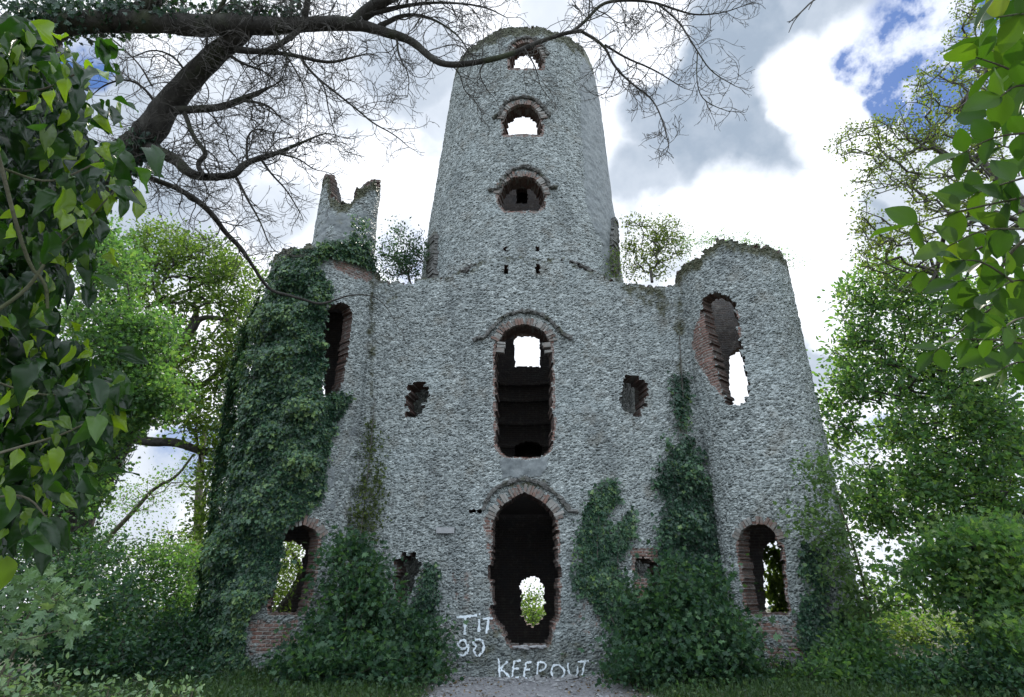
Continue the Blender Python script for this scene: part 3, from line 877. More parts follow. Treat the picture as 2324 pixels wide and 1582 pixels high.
# ---- painted graffiti on the wall
def paint_mat():
    m, t, b, out = new_mat('white_spray_paint')
    oc = t.new('ShaderNodeTexCoord').outputs['Object']
    b.inputs['Base Color'].default_value = (.72, .78, .84, 1); b.inputs['Roughness'].default_value = .7
    tr = t.new('ShaderNodeBsdfTransparent'); mx = t.new('ShaderNodeMixShader')
    n = t.math('ADD', t.noise(oc, 22, 5, .65), t.math('MULTIPLY', t.attr('edge'), -.20))
    t.set(mx.inputs[0], t.map(n, .33, .43))
    t.l.new(tr.outputs[0], mx.inputs[1]); t.l.new(b.outputs[0], mx.inputs[2]); t.l.new(mx.outputs[0], out.inputs[0])
    return m


PAINT = paint_mat()


def graffiti(label, strokes, wpx):
    V = []; Fc = []; E = []
    for st in strokes:
        st = np.array(st, float)
        if len(st) > 2:      # smooth
            for _ in range(2):
                q = [st[0]]
                for a, b in zip(st[:-1], st[1:]): q += [a * .75 + b * .25, a * .25 + b * .75]
                q.append(st[-1]); st = np.array(q)
        seg = np.linalg.norm(np.diff(st, axis=0), axis=1); L = np.concatenate(([0], np.cumsum(seg)))
        n = max(2, int(L[-1] / 2.2)); tt = np.linspace(0, L[-1], n + 1)
        p = np.stack([np.interp(tt, L, st[:, i]) for i in (0, 1)], -1)
        tg = np.gradient(p, axis=0); tg /= np.linalg.norm(tg, axis=1)[:, None] + 1e-9; nr = np.stack([-tg[:, 1], tg[:, 0]], -1)
        cols = []
        wv = wpx * (1 + .25 * np.sin(tt * .35 + random.random() * 6))
        for f in (-.5, -.2, .2, .5):
            q = p + nr * (wv * f)[:, None]
            P, N = on_wall(q)
            nse = (vnoise(P, 1.1, 21, 2) - .5) * .06 + (vnoise(P, 5.0, 5, 2) - .5) * .05
            cols.append(P + N * (nse + .014)[:, None])
        k = len(V)
        for i in range(n + 1):
            for j in range(4): V.append(cols[j][i]); E.append(1.0 if j in (0, 3) else 0.0)
        for i in range(n):
            for j in range(3): Fc.append((k + i * 4 + j, k + i * 4 + j + 1, k + i * 4 + 5 + j, k + i * 4 + 4 + j))
    o = mesh_obj('graffiti', V, faces=Fc, mats=[PAINT], parent=WALL, attrs={'edge': ('POINT', E)})
    o['label'] = label


graffiti('white painted letters TiT beside the doorway', [
    [(1036, 1401), (1083, 1397)], [(1057, 1399), (1055, 1430), (1054, 1441)], [(1088, 1391), (1089, 1396)], [(1087, 1405), (1088, 1418), (1087, 1434)],
    [(1096, 1404), (1119, 1403)], [(1108, 1405), (1107, 1420), (1104, 1438)]], 7.0)
graffiti('white painted figures 90 beside the doorway', [
    [(1062, 1470), (1056, 1452), (1044, 1453), (1039, 1464), (1046, 1474), (1059, 1470), (1064, 1460), (1063, 1476), (1054, 1488), (1040, 1486)],
    [(1078, 1452), (1092, 1450), (1099, 1464), (1096, 1480), (1084, 1491), (1074, 1478), (1082, 1466), (1072, 1458), (1078, 1452)]], 6.5)
graffiti('white painted words KEEP OUT under the doorway', [
    [(1131, 1494), (1133, 1515), (1134, 1537)], [(1152, 1501), (1142, 1512), (1136, 1518)], [(1137, 1519), (1148, 1527), (1157, 1538)],
    [(1168, 1500), (1164, 1517), (1163, 1537)], [(1167, 1501), (1182, 1499)], [(1165, 1518), (1178, 1517)], [(1163, 1537), (1182, 1538)],
    [(1194, 1503), (1190, 1520), (1189, 1539)], [(1193, 1504), (1207, 1502)], [(1190, 1520), (1203, 1519)], [(1189, 1539), (1206, 1538)],
    [(1221, 1505), (1219, 1525), (1218, 1543)], [(1219, 1505), (1231, 1501), (1240, 1508), (1236, 1519), (1221, 1523)],
    [(1268, 1509), (1256, 1508), (1251, 1522), (1254, 1538), (1268, 1543), (1280, 1534), (1281, 1518), (1268, 1509)],
    [(1288, 1504), (1290, 1526), (1300, 1538), (1310, 1532), (1311, 1512)],
    [(1311, 1502), (1336, 1500)], [(1328, 1501), (1324, 1516), (1321, 1532)]], 5.5)

# ================================================================== vegetation
LEAFT = {
    'rhomb': ([(0, 0, 0), (.42, .30, .07), (1, 0, -.10), (.42, -.30, .07)], [(0, 2, 1), (0, 3, 2)]),
    'ellip': ([(0, 0, 0), (.3, .24, .06), (.65, .24, .03), (1, 0, -.12), (.65, -.24, .03), (.3, -.24, .06), (.3, 0, 0), (.65, 0, -.03)],
              [(0, 6, 1), (6, 7, 2, 1), (7, 3, 2), (0, 5, 6), (5, 4, 7, 6), (4, 3, 7)]),
    'ivy': ([(.36, 0, -.04), (0, 0, 0), (-.08, .26, .03), (.14, .50, .0), (.32, .27, .03), (.62, .38, 0), (.66, .15, .02), (1.0, 0, -.10),
             (.66, -.15, .02), (.62, -.38, 0), (.32, -.27, .03), (.14, -.50, 0), (-.08, -.26, .03)],
            [(0, k + 1, k) for k in range(1, 12)] + [(0, 1, 12)]),
    'maple': ([(.34, 0, 0), (0, 0, 0), (.0, .30, .03), (.14, .22, 0), (.30, .58, -.04), (.44, .22, .03), (.72, .34, -.02), (.68, .12, .02), (1.0, 0, -.10),
               (.68, -.12, .02), (.72, -.34, -.02), (.44, -.22, .03), (.30, -.58, -.04), (.14, -.22, 0), (.0, -.30, .03)],
              [(0, k + 1, k) for k in range(1, 14)] + [(0, 1, 14)]),
    'oak': ([(.5, 0, 0), (0, 0, 0), (.16, .14, .02), (.30, .12, .03), (.44, .28, 0), (.58, .18, .03), (.76, .30, 0), (1, 0, -.08),
             (.76, -.30, 0), (.58, -.18, .03), (.44, -.28, 0), (.30, -.12, .03), (.16, -.14, .02)], [(0, k + 1, k) for k in range(1, 12)] + [(0, 1, 12)]),
}


def big_leaf(curl, fold, wave, lobed):
    """a smooth, curved, broad leaf: grid along the midrib"""
    nu, nv = 9, 7; V = []; Fc = []
    for i in range(nu):
        t = i / (nu - 1)
        if lobed: wd = .31 * (math.sin(math.pi * min(1, t * .96 + .07)) ** .75) * (1.0 - .34 * t) + .06 * math.exp(-((t - .30) / .16) ** 2)
        else: wd = .335 * math.sin(math.pi * (t * .93 + .04)) ** .9 * (1.16 - .34 * t)
        if i == nu - 1: wd = .012
        if i == 0: wd = .05
        for j in range(nv):
            q = (j / (nv - 1) - .5) * 2
            back = -.10 * abs(q) * (1 - t) * (1.0 if lobed else .2)
            V.append((t + back, q * wd, fold * abs(q) * wd - curl * t * t + wave * math.sin(t * 9 + q * 2) * abs(q)))
    for i in range(nu - 1):
        for j in range(nv - 1): Fc.append((i * nv + j, (i + 1) * nv + j, (i + 1) * nv + j + 1, i * nv + j + 1))
    return V, Fc


LEAFT['broadA'] = big_leaf(.30, .42, .05, True)
LEAFT['broadB'] = big_leaf(.10, .70, .08, True)
LEAFT['broadC'] = big_leaf(.55, .28, .07, True)
LEAFT['leafletA'] = big_leaf(.18, .22, .012, False)
LEAFT['leafletB'] = big_leaf(.04, .35, .02, False)


def unit(a): return a / (np.linalg.norm(a, axis=-1, keepdims=True) + 1e-9)


def leaf_arrays(pos, axis, nrm, size, tint, kind):
    T, Fc = LEAFT[kind]; T = np.array(T, float)
    a = unit(axis); n = nrm - a * (nrm * a).sum(-1, keepdims=True); n = unit(n); s = np.cross(n, a)
    M = np.stack([a, s, n], -1)
    V = pos[:, None, :] + size[:, None, None] * np.einsum('nij,kj->nki', M, T)
    N, k = len(pos), len(T)
    fl = np.concatenate([np.array(f) for f in Fc]); ft = np.array([len(f) for f in Fc])
    L = (fl[None] + (np.arange(N) * k)[:, None]).ravel()
    return V.reshape(-1, 3), L, np.tile(ft, N), np.repeat(tint, len(ft))


def leaf_obj(name, parts, mat, parent, smooth=False):
    Vs, Ls, Ts, Ti = [], [], [], []; off = 0
    for V, L, T, t in parts:
        Vs.append(V); Ls.append(L + off); Ts.append(T); Ti.append(t); off += len(V)
    return mesh_obj(name, np.concatenate(Vs), loops=np.concatenate(Ls), totals=np.concatenate(Ts), mats=[mat], parent=parent,
                    attrs={'tint': ('FACE', np.concatenate(Ti))}, smooth=smooth)


class Tubes:
    def __init__(s): s.V = []; s.L = []; s.T = []; s.n = 0
    def add(s, pts, rad, sides=6):
        pts = np.asarray(pts, float); rad = np.asarray(rad, float); m = len(pts)
        tg = unit(np.gradient(pts, axis=0))
        ref = np.array((.31, .83, .46)); u = unit(np.cross(tg, ref)); v = np.cross(tg, u)
        a = np.arange(sides) * 2 * math.pi / sides
        ring = pts[:, None] + rad[:, None, None] * (np.cos(a)[None, :, None] * u[:, None] + np.sin(a)[None, :, None] * v[:, None])
        s.V.append(ring.reshape(-1, 3))
        i = np.arange(m - 1)[:, None] * sides; j = np.arange(sides)[None]; j2 = (j + 1) % sides
        q = np.stack([i + j, i + j2, i + sides + j2, i + sides + j], -1).reshape(-1, 4) + s.n
        s.L.append(q.ravel()); s.T.append(np.full(len(q), 4)); s.n += m * sides
    def build(s, name, mat, parent, smooth=True):
        return mesh_obj(name, np.concatenate(s.V), loops=np.concatenate(s.L), totals=np.concatenate(s.T), mats=[mat], parent=parent, smooth=smooth)


def smoothline(pts, n=2):
    p = np.asarray(pts, float)
    for _ in range(n):
        q = [p[0]]
        for a, b in zip(p[:-1], p[1:]): q += [a * .75 + b * .25, a * .25 + b * .75]
        q.append(p[-1]); p = np.array(q)
    return p


def pxline(pts):
    """[(u, v, Y, width px)] -> world points and radii"""
    a = np.array(pts, float)
    P = at(a[:, 0], a[:, 1], a[:, 2]); z = (P - CAM) @ FW
    return P, a[:, 3] * .5 * z / F


def rnd_dir(n, up=0.0, flat=1.0):
    d = RNG.normal(size=(n, 3)); d[:, 2] = d[:, 2] * flat + up
    return unit(d)


def grow(trunk, trad, tips, tip_r=.006, wob=.10):
    """attach scattered cluster points to the skeleton one after another, nearest first"""
    nodes = [np.array(p) for p in trunk]; par = [-1] + list(range(len(trunk) - 1)); base = list(trad)
    NT_ = len(nodes)
    arr = np.array(nodes)
    dist0 = np.min(np.linalg.norm(tips[:, None] - arr[None], axis=2), axis=1)
    order = np.argsort(dist0)
    for k in order:
        t = tips[k]; arr = np.array(nodes)
        d = np.linalg.norm(arr - t, axis=1)
        dz = np.clip(arr[:, 2] - t[2], 0, None)
        j = int(np.argmin(d + 1.0 * dz))
        p0 = nodes[j]; m = max(1, int(d[j] / .45)); prev = j
        for i in range(1, m + 1):
            f = i / m
            q = p0 + (t - p0) * f + (RNG.normal(0, wob * d[j] / (m + 1), 3) if i < m else 0)
            q[2] += .12 * d[j] * math.sin(math.pi * f) * .6
            nodes.append(q); par.append(prev); prev = len(nodes) - 1; base.append(0)
    n = len(nodes); acc = np.zeros(n)
    child = np.zeros(n, int)
    for i in range(n):
        if par[i] >= 0: child[par[i]] += 1
    for i in range(n - 1, -1, -1):
        if child[i] == 0: acc[i] = tip_r ** 2.2
        if par[i] >= 0: acc[par[i]] += acc[i]
    r = acc ** (1 / 2.2)
    for i in range(NT_): r[i] = max(r[i], base[i])
    return np.array(nodes), par, r, NT_


def build_skeleton(tb, nodes, par, r, nt, sides=5):
    for i in range(len(nodes)):
        if par[i] < 0 or i < nt: continue
        r0 = min(r[par[i]], r[i] * 1.6)
        tb.add([nodes[par[i]], nodes[i]], [r0, r[i]], sides if r[i] > .012 else 4)


def sample_blobs(blobs, mult=1.0):
    pts = []
    for (u, v, ru, rv, Y, ry, n) in blobs:
        n = int(n * mult + .5)
        a = RNG.random(n) * 2 * math.pi; q = np.sqrt(RNG.random(n))
        pts.append(at(u + ru * q * np.cos(a), v + rv * q * np.sin(a), Y + RNG.uniform(-ry, ry, n)))
    P = np.concatenate(pts)
    return P[P[:, 2] > ground_z(P[:, 0], P[:, 1]) + .08]


def crown_leaves(C, per, spread, size, kind, tint=(.5, .22), up=.35, upn=.7, flat=1.0, drop=0.0):
    n = len(C) * per
    c = np.repeat(C, per, axis=0)
    sp = np.repeat(RNG.uniform(.5, 1.6, len(C)), per)[:, None]
    off = RNG.normal(size=(n, 3)) * spread * sp; off[:, 2] *= flat
    pos = c + off
    gz = ground_z(pos[:, 0], pos[:, 1]) + .03
    pos[:, 2] = np.maximum(pos[:, 2], gz + RNG.random(n) * .15)
    ax = unit(off * .8 + rnd_dir(n, up - drop) * spread)
    nr = rnd_dir(n, upn)
    sz = size * np.exp(RNG.normal(0, .28, n))
    ti = np.clip(np.repeat(RNG.normal(tint[0], tint[1] * .8, len(C)), per) + RNG.normal(0, tint[1] * .7, n), 0, 1)
    return leaf_arrays(pos, ax, nr, sz, ti, kind)


def plant(name, label, cat, trunk, blobs, mat, per=26, spread=.22, size=.075, kind='rhomb', bark=None, tip=.006, tint=(.5, .22), group=None, up=.3, upn=.7, flat=.8, extra=None, stem='trunk', drop=0., smooth=2, wob=.10, sleeve=0, mult=1.0):
    """trunk: [(u, v, Y, width px)] from the ground upwards"""
    P, R = pxline(trunk)
    P = smoothline(P, smooth); R = np.interp(np.linspace(0, 1, len(P)), np.linspace(0, 1, len(R)), R)
    b = P[0].copy()
    root = empty(name, b); tag(root, label, cat, group)
    C = sample_blobs(blobs, mult)
    nodes, par, r, nt = grow(P, R, C, tip, wob)
    tb = Tubes(); tb.add(P, R, 9)
    build_skeleton(tb, nodes, par, r, nt)
    if extra:
        for ln in extra:
            p, q = pxline(ln); p = smoothline(p, 2); q = np.interp(np.linspace(0, 1, len(p)), np.linspace(0, 1, len(q)), q); tb.add(p, q, 7)
    tb.build(stem, bark or BARK, root)
    leaf_obj('crown', [crown_leaves(C, per, spread, size, kind, tint, up, upn, flat, drop)], mat, root)
    if sleeve:      # ivy clothing the trunk
        ix = RNG.random(sleeve) * (len(P) * .62); rr = np.interp(ix, np.arange(len(P)), R)
        pos = np.stack([np.interp(ix, np.arange(len(P)), P[:, k]) for k in range(3)], -1); nr = rnd_dir(sleeve, 0, .3)
        pos = pos + nr * (rr + RNG.uniform(.02, .20, sleeve))[:, None]
        leaf_obj('ivy_foliage', [leaf_arrays(pos, unit(np.array((0, 0, -1.)) + RNG.normal(0, .5, (sleeve, 3))), unit(nr + RNG.normal(0, .5, (sleeve, 3))), .11 * np.exp(RNG.normal(0, .25, sleeve)), np.clip(RNG.normal(.3, .2, sleeve), 0, 1), 'ivy')], G_IVY, root)
    return root


def gpx(x, y, w):
    """trunk foot on the ground at world x, y as a pixel tuple"""
    z = float(ground_z(x, y)) - .05
    u, v = proj(np.array((x, y, z)))
    return (float(u), float(v), y, w)


# ------------------------------------------------------------------ climbing ivy on the masonry
def surface_ivy(name, label, cat, polys, caster, n, size, mat, thick=.2, tint=(.45, .22), kind='ivy', stems=(), group=None, soft_edge=14):
    """leaves held off the wall: sampled over pixel outlines on the surface, thicker in the middle"""
    pts = []; nrm = []; hs = []
    tot = 0
    for poly, share in polys:
        pl = np.array(poly, float); lo = pl.min(0) - 2.5 * soft_edge; hi = pl.max(0) + 2.5 * soft_edge; m = int(n * share)
        got = []
        while sum(len(g) for g in got) < m:
            q = RNG.uniform(lo, hi, (m * 2, 2)); ins = inpoly(q[:, 0], q[:, 1], poly)
            dd = polydist(q[:, 0], q[:, 1], poly); sg = np.where(ins, dd, -dd)
            pn = vnoise(np.stack([q[:, 0], q[:, 1], 0 * q[:, 0]], -1), .03, 71, 3)
            got.append(q[sg + (pn - .5) * 3.2 * soft_edge + RNG.normal(0, .8 * soft_edge, len(sg)) > 0])
        q = np.concatenate(got)[:m]
        P, N = caster(q)
        dd = polydist(q[:, 0], q[:, 1], poly)
        cl = vnoise(P, 1.6, 51, 3)
        h = thick * np.clip(.25 + dd / 60, 0, 1) * (2.6 * np.clip(cl - .22, 0, 1) ** 1.2) * RNG.uniform(.35, 1, len(P)) + .02
        pts.append(P + N * h[:, None]); nrm.append(N); hs.append(cl)
    P = np.concatenate(pts); N = np.concatenate(nrm); cl = np.concatenate(hs)
    ok = P[:, 2] > ground_z(P[:, 0], P[:, 1]) + .02
    P, N, cl = P[ok], N[ok], cl[ok]
    root = empty(name, P[np.argmin(P[:, 2])]); tag(root, label, cat, group)
    k = len(P)
    ax = unit(np.array((0, 0, -1.0)) + RNG.normal(0, .55, (k, 3)) + N * .25)
    nn = unit(N + RNG.normal(0, .45, (k, 3)) + np.array((0, 0, .45)))
    ti = np.clip(RNG.normal(tint[0], tint[1], k) + (cl - .5) * .8, 0, 1)
    leaf_obj('foliage', [leaf_arrays(P, ax, nn, size * np.exp(RNG.normal(0, .3, k)), ti, kind)], mat, root)
    if stems:
        for st, wpx in stems:
            tb = Tubes(); Q, Nq = caster(st); Q = smoothline(Q + Nq * .05, 2); tb.add(Q, np.linspace(wpx, wpx * .35, len(Q)), 5)
            tb.build('stem', TWIG, root)
    return root


def left_cast(q):
    """left tower surface, carried past its silhouette by the thickness of the growth"""
    q = np.array(q, float)
    P, N = on_left(q)
    u, v = proj(P)
    off = np.abs(u - q[:, 0])
    side = at(q[:, 0], q[:, 1], np.full(len(q), LAY - .15)) + np.stack([0 * off, RNG.uniform(-.5, .5, len(q)), 0 * off], -1)
    miss = (off > 1.5) | (np.abs(v - q[:, 1]) > 2)
    P = np.where(miss[:, None], side, P); N = np.where(miss[:, None], np.array((-.8, -.6, 0)), N)
    return P, N


IVY_L = [(598, 655), (612, 622), (640, 594), (680, 574), (720, 566), (752, 574), (742, 590), (728, 600), (742, 632), (748, 665), (738, 690), (732, 740), (730, 800), (728, 850),
         (722, 905), (745, 930), (752, 965), (742, 1010), (738, 1060), (730, 1110), (712, 1150), (680, 1172), (648, 1190), (636, 1225), (622, 1300), (608, 1345), (580, 1385), (560, 1410), (556, 1480), (580, 1545), (590, 1580),
         (392, 1580), (420, 1500), (448, 1400), (466, 1320), (478, 1240), (490, 1100), (505, 1000), (520, 900), (545, 800), (562, 740), (582, 690)]
surface_ivy('ivy_mantle', 'thick dark ivy mantle covering the whole left tower', 'ivy',
            [(IVY_L, .93), ([(700, 580), (740, 556), (780, 560), (835, 552), (850, 612), (825, 598), (770, 582)], .03),
             ([(795, 560), (800, 505), (806, 560), (822, 500), (830, 545), (842, 585), (800, 580)], .008), ([(725, 905), (770, 895), (790, 905), (770, 935), (740, 960)], .015)],
            left_cast, 62000, .072, G_IVY, .42, (.56, .27), soft_edge=7)
surface_ivy('ivy_strand', 'thin brownish ivy strand down the crease right of the ivy covered tower', 'ivy',
            [([(838, 985), (852, 1000), (858, 1060), (848, 1130), (835, 1200), (825, 1260), (780, 1250), (805, 1150), (826, 1060)], 1.0)], on_wall, 1100, .055, G_HAW, .16, (.35, .3),
            stems=[([(805, 1400), (815, 1260), (832, 1120), (846, 990), (852, 900)], .02)], group='ivy on the front wall', soft_edge=22)
surface_ivy('ivy_column', 'tall ivy column climbing the crease beside the bare right tower', 'ivy',
            [([(1500, 1050), (1530, 1000), (1560, 1000), (1590, 1050), (1610, 1090), (1628, 1130), (1632, 1180), (1650, 1240), (1672, 1330), (1690, 1420), (1460, 1430), (1490, 1330), (1500, 1240), (1512, 1150), (1490, 1080)], .95),
             ([(1540, 860), (1550, 860), (1560, 1010), (1540, 1010)], .05)], on_wall, 10500, .075, G_IVY, .35, (.42, .24),
            stems=[([(1590, 1450), (1580, 1250), (1562, 1050), (1546, 880), (1540, 760)], .03), ([(1590, 1450), (1556, 1250), (1545, 1000)], .02)], group='ivy on the front wall')
surface_ivy('ivy_patch', 'bright forked ivy patch climbing just right of the doorway arch', 'ivy',
            [([(1330, 1170), (1350, 1115), (1385, 1102), (1392, 1130), (1372, 1190), (1385, 1240), (1400, 1190), (1425, 1172), (1424, 1220), (1402, 1270), (1410, 1340), (1460, 1420), (1480, 1480), (1420, 1460), (1375, 1390), (1310, 1330), (1312, 1290), (1335, 1290), (1322, 1230)], 1.0)],
            on_wall, 6000, .07, G_IVY, .20, (.62, .22), group='ivy on the front wall', soft_edge=13,
            stems=[([(1420, 1470), (1370, 1370), (1350, 1250), (1365, 1100)], .022), ([(1420, 1470), (1395, 1300), (1412, 1165)], .016)])
surface_ivy('ivy_patch', 'low ivy patch spreading over the foot of the bare right tower', 'ivy',
            [([(1830, 1260), (1870, 1250), (1860, 1330), (1850, 1390), (1900, 1400), (1960, 1380), (1990, 1450), (2000, 1580), (1830, 1580), (1840, 1480), (1815, 1400), (1845, 1330)], 1.0)],
            on_right, 7500, .075, G_IVY, .25, (.5, .25), group='ivy on the towers')
surface_ivy('ivy_strand', 'small ivy strand below the low broken window left of the doorway', 'ivy',
            [([(962, 1300), (984, 1280), (992, 1330), (985, 1400), (960, 1440), (905, 1425), (915, 1385), (950, 1360)], 1.0)], on_wall, 1500, .065, G_IVY, .18, (.45, .24), group='ivy on the front wall', soft_edge=8)


# ------------------------------------------------------------------ bushes at the foot of the ruin
def bush(name, label, x, y, blobs, mat, **kw):
    kw.setdefault('stem', 'stem'); kw.setdefault('tip', .005)
    u, v, Y, w_ = gpx(x, y, 10)
    top = blobs[0]
    return plant(name, label, kw.pop('cat', 'bush'), [(u, v, y, 9), (u + 3, v - 60, y, 7), (u + (top[0] - u) * .4, v + (top[1] - v) * .5, y, 5)], blobs, mat, **kw)


bush('elder_bush', 'dark leafy bush in front of the wall left of the doorway', -3.1, 12.6,
     [(790, 1295, 55, 68, 12.7, .5, 42), (810, 1405, 95, 80, 12.5, .6, 78), (825, 1320, 45, 80, 12.8, .4, 40), (880, 1460, 85, 62, 12.6, .6, 75), (790, 1225, 16, 26, 12.7, .3, 6), (960, 1440, 40, 30, 12.8, .3, 14), (730, 1500, 100, 62, 12.2, .6, 70), (820, 1520, 150, 50, 11.8, .6, 90), (960, 1510, 50, 45, 12.8, .3, 30)],
     G_DARK, per=30, spread=.17, size=.09, kind='maple', tint=(.5, .27))
bush('elder_bush', 'dark leafy bush in front of the wall right of the doorway', 3.2, 12.5,
     [(1560, 1380, 95, 75, 12.7, .5, 64), (1480, 1430, 80, 75, 12.7, .5, 64), (1530, 1290, 14, 30, 12.7, .3, 6), (1620, 1320, 16, 36, 12.7, .3, 8), (1430, 1350, 18, 24, 12.8, .3, 6), (1600, 1460, 110, 90, 12.3, .6, 100), (1520, 1510, 130, 60, 12.0, .6, 90), (1660, 1510, 60, 70, 12.2, .5, 50), (1440, 1500, 40, 60, 12.9, .3, 30)],
     G_DARK, per=30, spread=.17, size=.09, kind='maple', tint=(.5, .27))
# shrubs rooted in the wall tops
plant('wall_shrub', 'dark twiggy shrub on the wall top between the turret and the tall tower', 'shrub', [(935, 655, 15.2, 7), (930, 640, 15.3, 6), (925, 620, 15.3, 4)],
      [(905, 560, 45, 50, 15.4, .5, 60), (930, 600, 40, 35, 15.4, .5, 45), (890, 600, 30, 40, 15.3, .4, 35), (945, 560, 22, 30, 15.4, .3, 18)], G_DARK, per=24, spread=.12, size=.065, tip=.008, bark=TWIG, stem='stem', tint=(.35, .2))
plant('wall_shrub', 'airy twiggy shrub on the wall top beside the broken right tower', 'shrub', [(1480, 640, 15.2, 7), (1478, 625, 15.3, 6), (1475, 605, 15.3, 4)],
      [(1465, 540, 50, 50, 15.4, .5, 55), (1520, 530, 38, 35, 15.4, .5, 35), (1430, 590, 25, 40, 15.3, .4, 25), (1490, 590, 45, 35, 15.4, .4, 40), (1420, 500, 12, 12, 15.4, .2, 5), (1545, 570, 15, 30, 15.4, .2, 12)],
      G_HAW, per=24, spread=.12, size=.07, tip=.008, bark=TWIG, stem='stem', tint=(.45, .2))
plant('wall_shrub', 'little yellow green shrub at the right foot of the tall tower', 'shrub', [(1395, 645, 14.9, 5), (1394, 620, 14.9, 3)],
      [(1395, 600, 16, 36, 14.9, .2, 22), (1385, 620, 16, 20, 14.9, .2, 12)], G_OAK, per=14, spread=.10, size=.05, tip=.003, bark=TWIG, stem='stem', tint=(.6, .2))
_tt = [(1560 + 230 * t, 560 - 20 * math.sin(t * 3.1) + 40 * t * t) for t in np.linspace(0, 1, 9)]
plant('wall_top_plants', 'tufts of weeds growing along the broken top of the right tower', 'weeds', [(1680, 575, 14.0, 3), (1680, 562, 14.0, 2)],
      [(u, v - 4, 26, 12, 14.0, .5, 11) for u, v in _tt], G_MID, per=14, spread=.09, size=.045, tip=.002, bark=TWIG, stem='stem', tint=(.45, .25))

# ------------------------------------------------------------------ trees to the left
plant('oak_tree', 'spring oak with yellow green leaves standing close left of the ivy tower', 'tree',
      [gpx(-12.6, 19, 75), (160, 1200, 19, 64), (235, 1070, 19, 56), (320, 930, 19, 42), (385, 815, 19, 30), (430, 760, 19, 20), (445, 715, 19, 14)],
      [(360, 560, 70, 55, 19, 1.2, 70), (460, 590, 80, 50, 19, 1.2, 70), (530, 650, 60, 60, 19, 1.0, 55), (330, 640, 60, 60, 19, 1.2, 50), (450, 680, 70, 26, 19, 1.0, 30), (545, 740, 45, 50, 18.6, .8, 40), (480, 800, 70, 35, 18.6, .9, 34),
       (400, 870, 60, 40, 18.6, .9, 30), (510, 880, 45, 45, 18.5, .7, 32), (450, 960, 60, 30, 18.5, .8, 20), (430, 930, 60, 30, 18.6, .7, 22), (390, 770, 70, 60, 19, .9, 34), (540, 830, 40, 40, 18.4, .6, 22), (505, 990, 34, 40, 18.4, .6, 20), (300, 880, 60, 60, 19.2, .8, 30), (480, 1090, 28, 80, 18.2, .5, 24), (470, 1200, 22, 60, 18.2, .4, 20)],
      G_OAK, per=24, spread=.20, size=.12, kind='oak', tint=(.45, .25), tip=.009, mult=1.6, sleeve=2600,
      extra=[[(285, 990, 19, 26), (340, 1004, 18.9, 22), (400, 1002, 18.8, 20), (450, 1022, 18.6, 17), (500, 1035, 18.4, 12)], [(375, 820, 19, 26), (410, 790, 18.8, 22), (440, 745, 18.7, 16), (455, 718, 18.7, 12), (520, 725, 18.6, 8), (565, 750, 18.6, 5)],
             [(340, 900, 19, 24), (400, 868, 18.9, 20), (450, 880, 18.8, 16), (480, 860, 18.8, 10), (540, 790, 18.8, 5)], [(330, 700, 19, 9), (400, 670, 19, 7), (470, 640, 19, 4)]])
plant('field_maple', 'dense mid green tree behind the big hanging ivy leaves', 'tree',
      [gpx(-9.6, 14.5, 50), (140, 1200, 14.5, 42), (180, 1000, 14.5, 34), (230, 850, 14.5, 24), (260, 740, 14.5, 14)],
      [(260, 620, 70, 70, 14.5, 1.0, 65), (230, 740, 100, 70, 14.5, 1.1, 90), (330, 760, 70, 60, 14.3, 1.0, 65), (300, 860, 90, 60, 14.3, 1.0, 85), (370, 900, 50, 30, 14.2, .7, 26), (190, 880, 90, 70, 14.5, 1.1, 70),
       (220, 560, 50, 60, 14.7, .8, 35), (250, 960, 70, 50, 14.6, .8, 44), (200, 1030, 70, 50, 14.6, .8, 40), (330, 930, 50, 30, 14.4, .6, 20), (120, 1020, 110, 70, 14.5, 1.1, 60), (110, 1120, 130, 70, 14.3, 1.1, 70)],
      G_MID, per=29, spread=.18, size=.09, kind='maple', tint=(.45, .24), tip=.007, mult=1.7)
plant('birch_tree', 'slender pale stemmed tree far behind at the left of the ivy tower', 'tree',
      [gpx(-14.6, 27, 26), (448, 1300, 27, 22), (450, 1150, 27, 18), (455, 1040, 27, 12), (470, 960, 27, 8)],
      [(470, 1000, 50, 60, 27, 1.2, 26), (430, 1090, 70, 40, 27, 1.2, 18), (330, 1120, 60, 30, 27, 1.2, 16), (400, 1220, 70, 30, 26, 1.0, 22), (455, 1290, 30, 70, 26, 1.0, 30)], G_OAK, per=20, spread=.34, size=.11, tint=(.6, .2), bark=BARKG, tip=.010)
plant('leaning_tree', 'leaning tree with a mossy stem and thin leaves in the sky gap at left', 'tree',
      [gpx(-15.5, 22, 16), (235, 1230, 22, 12), (300, 1165, 22, 10), (350, 1105, 22, 8), (400, 1085, 22, 6), (440, 1030, 22, 4)],
      [(310, 1140, 60, 26, 22, .8, 36), (240, 1200, 50, 26, 22, .8, 30), (390, 1085, 50, 24, 22, .8, 24), (300, 1240, 100, 20, 21, .8, 34)], G_MID, per=16, spread=.26, size=.08, tint=(.5, .2), bark=BARKG)
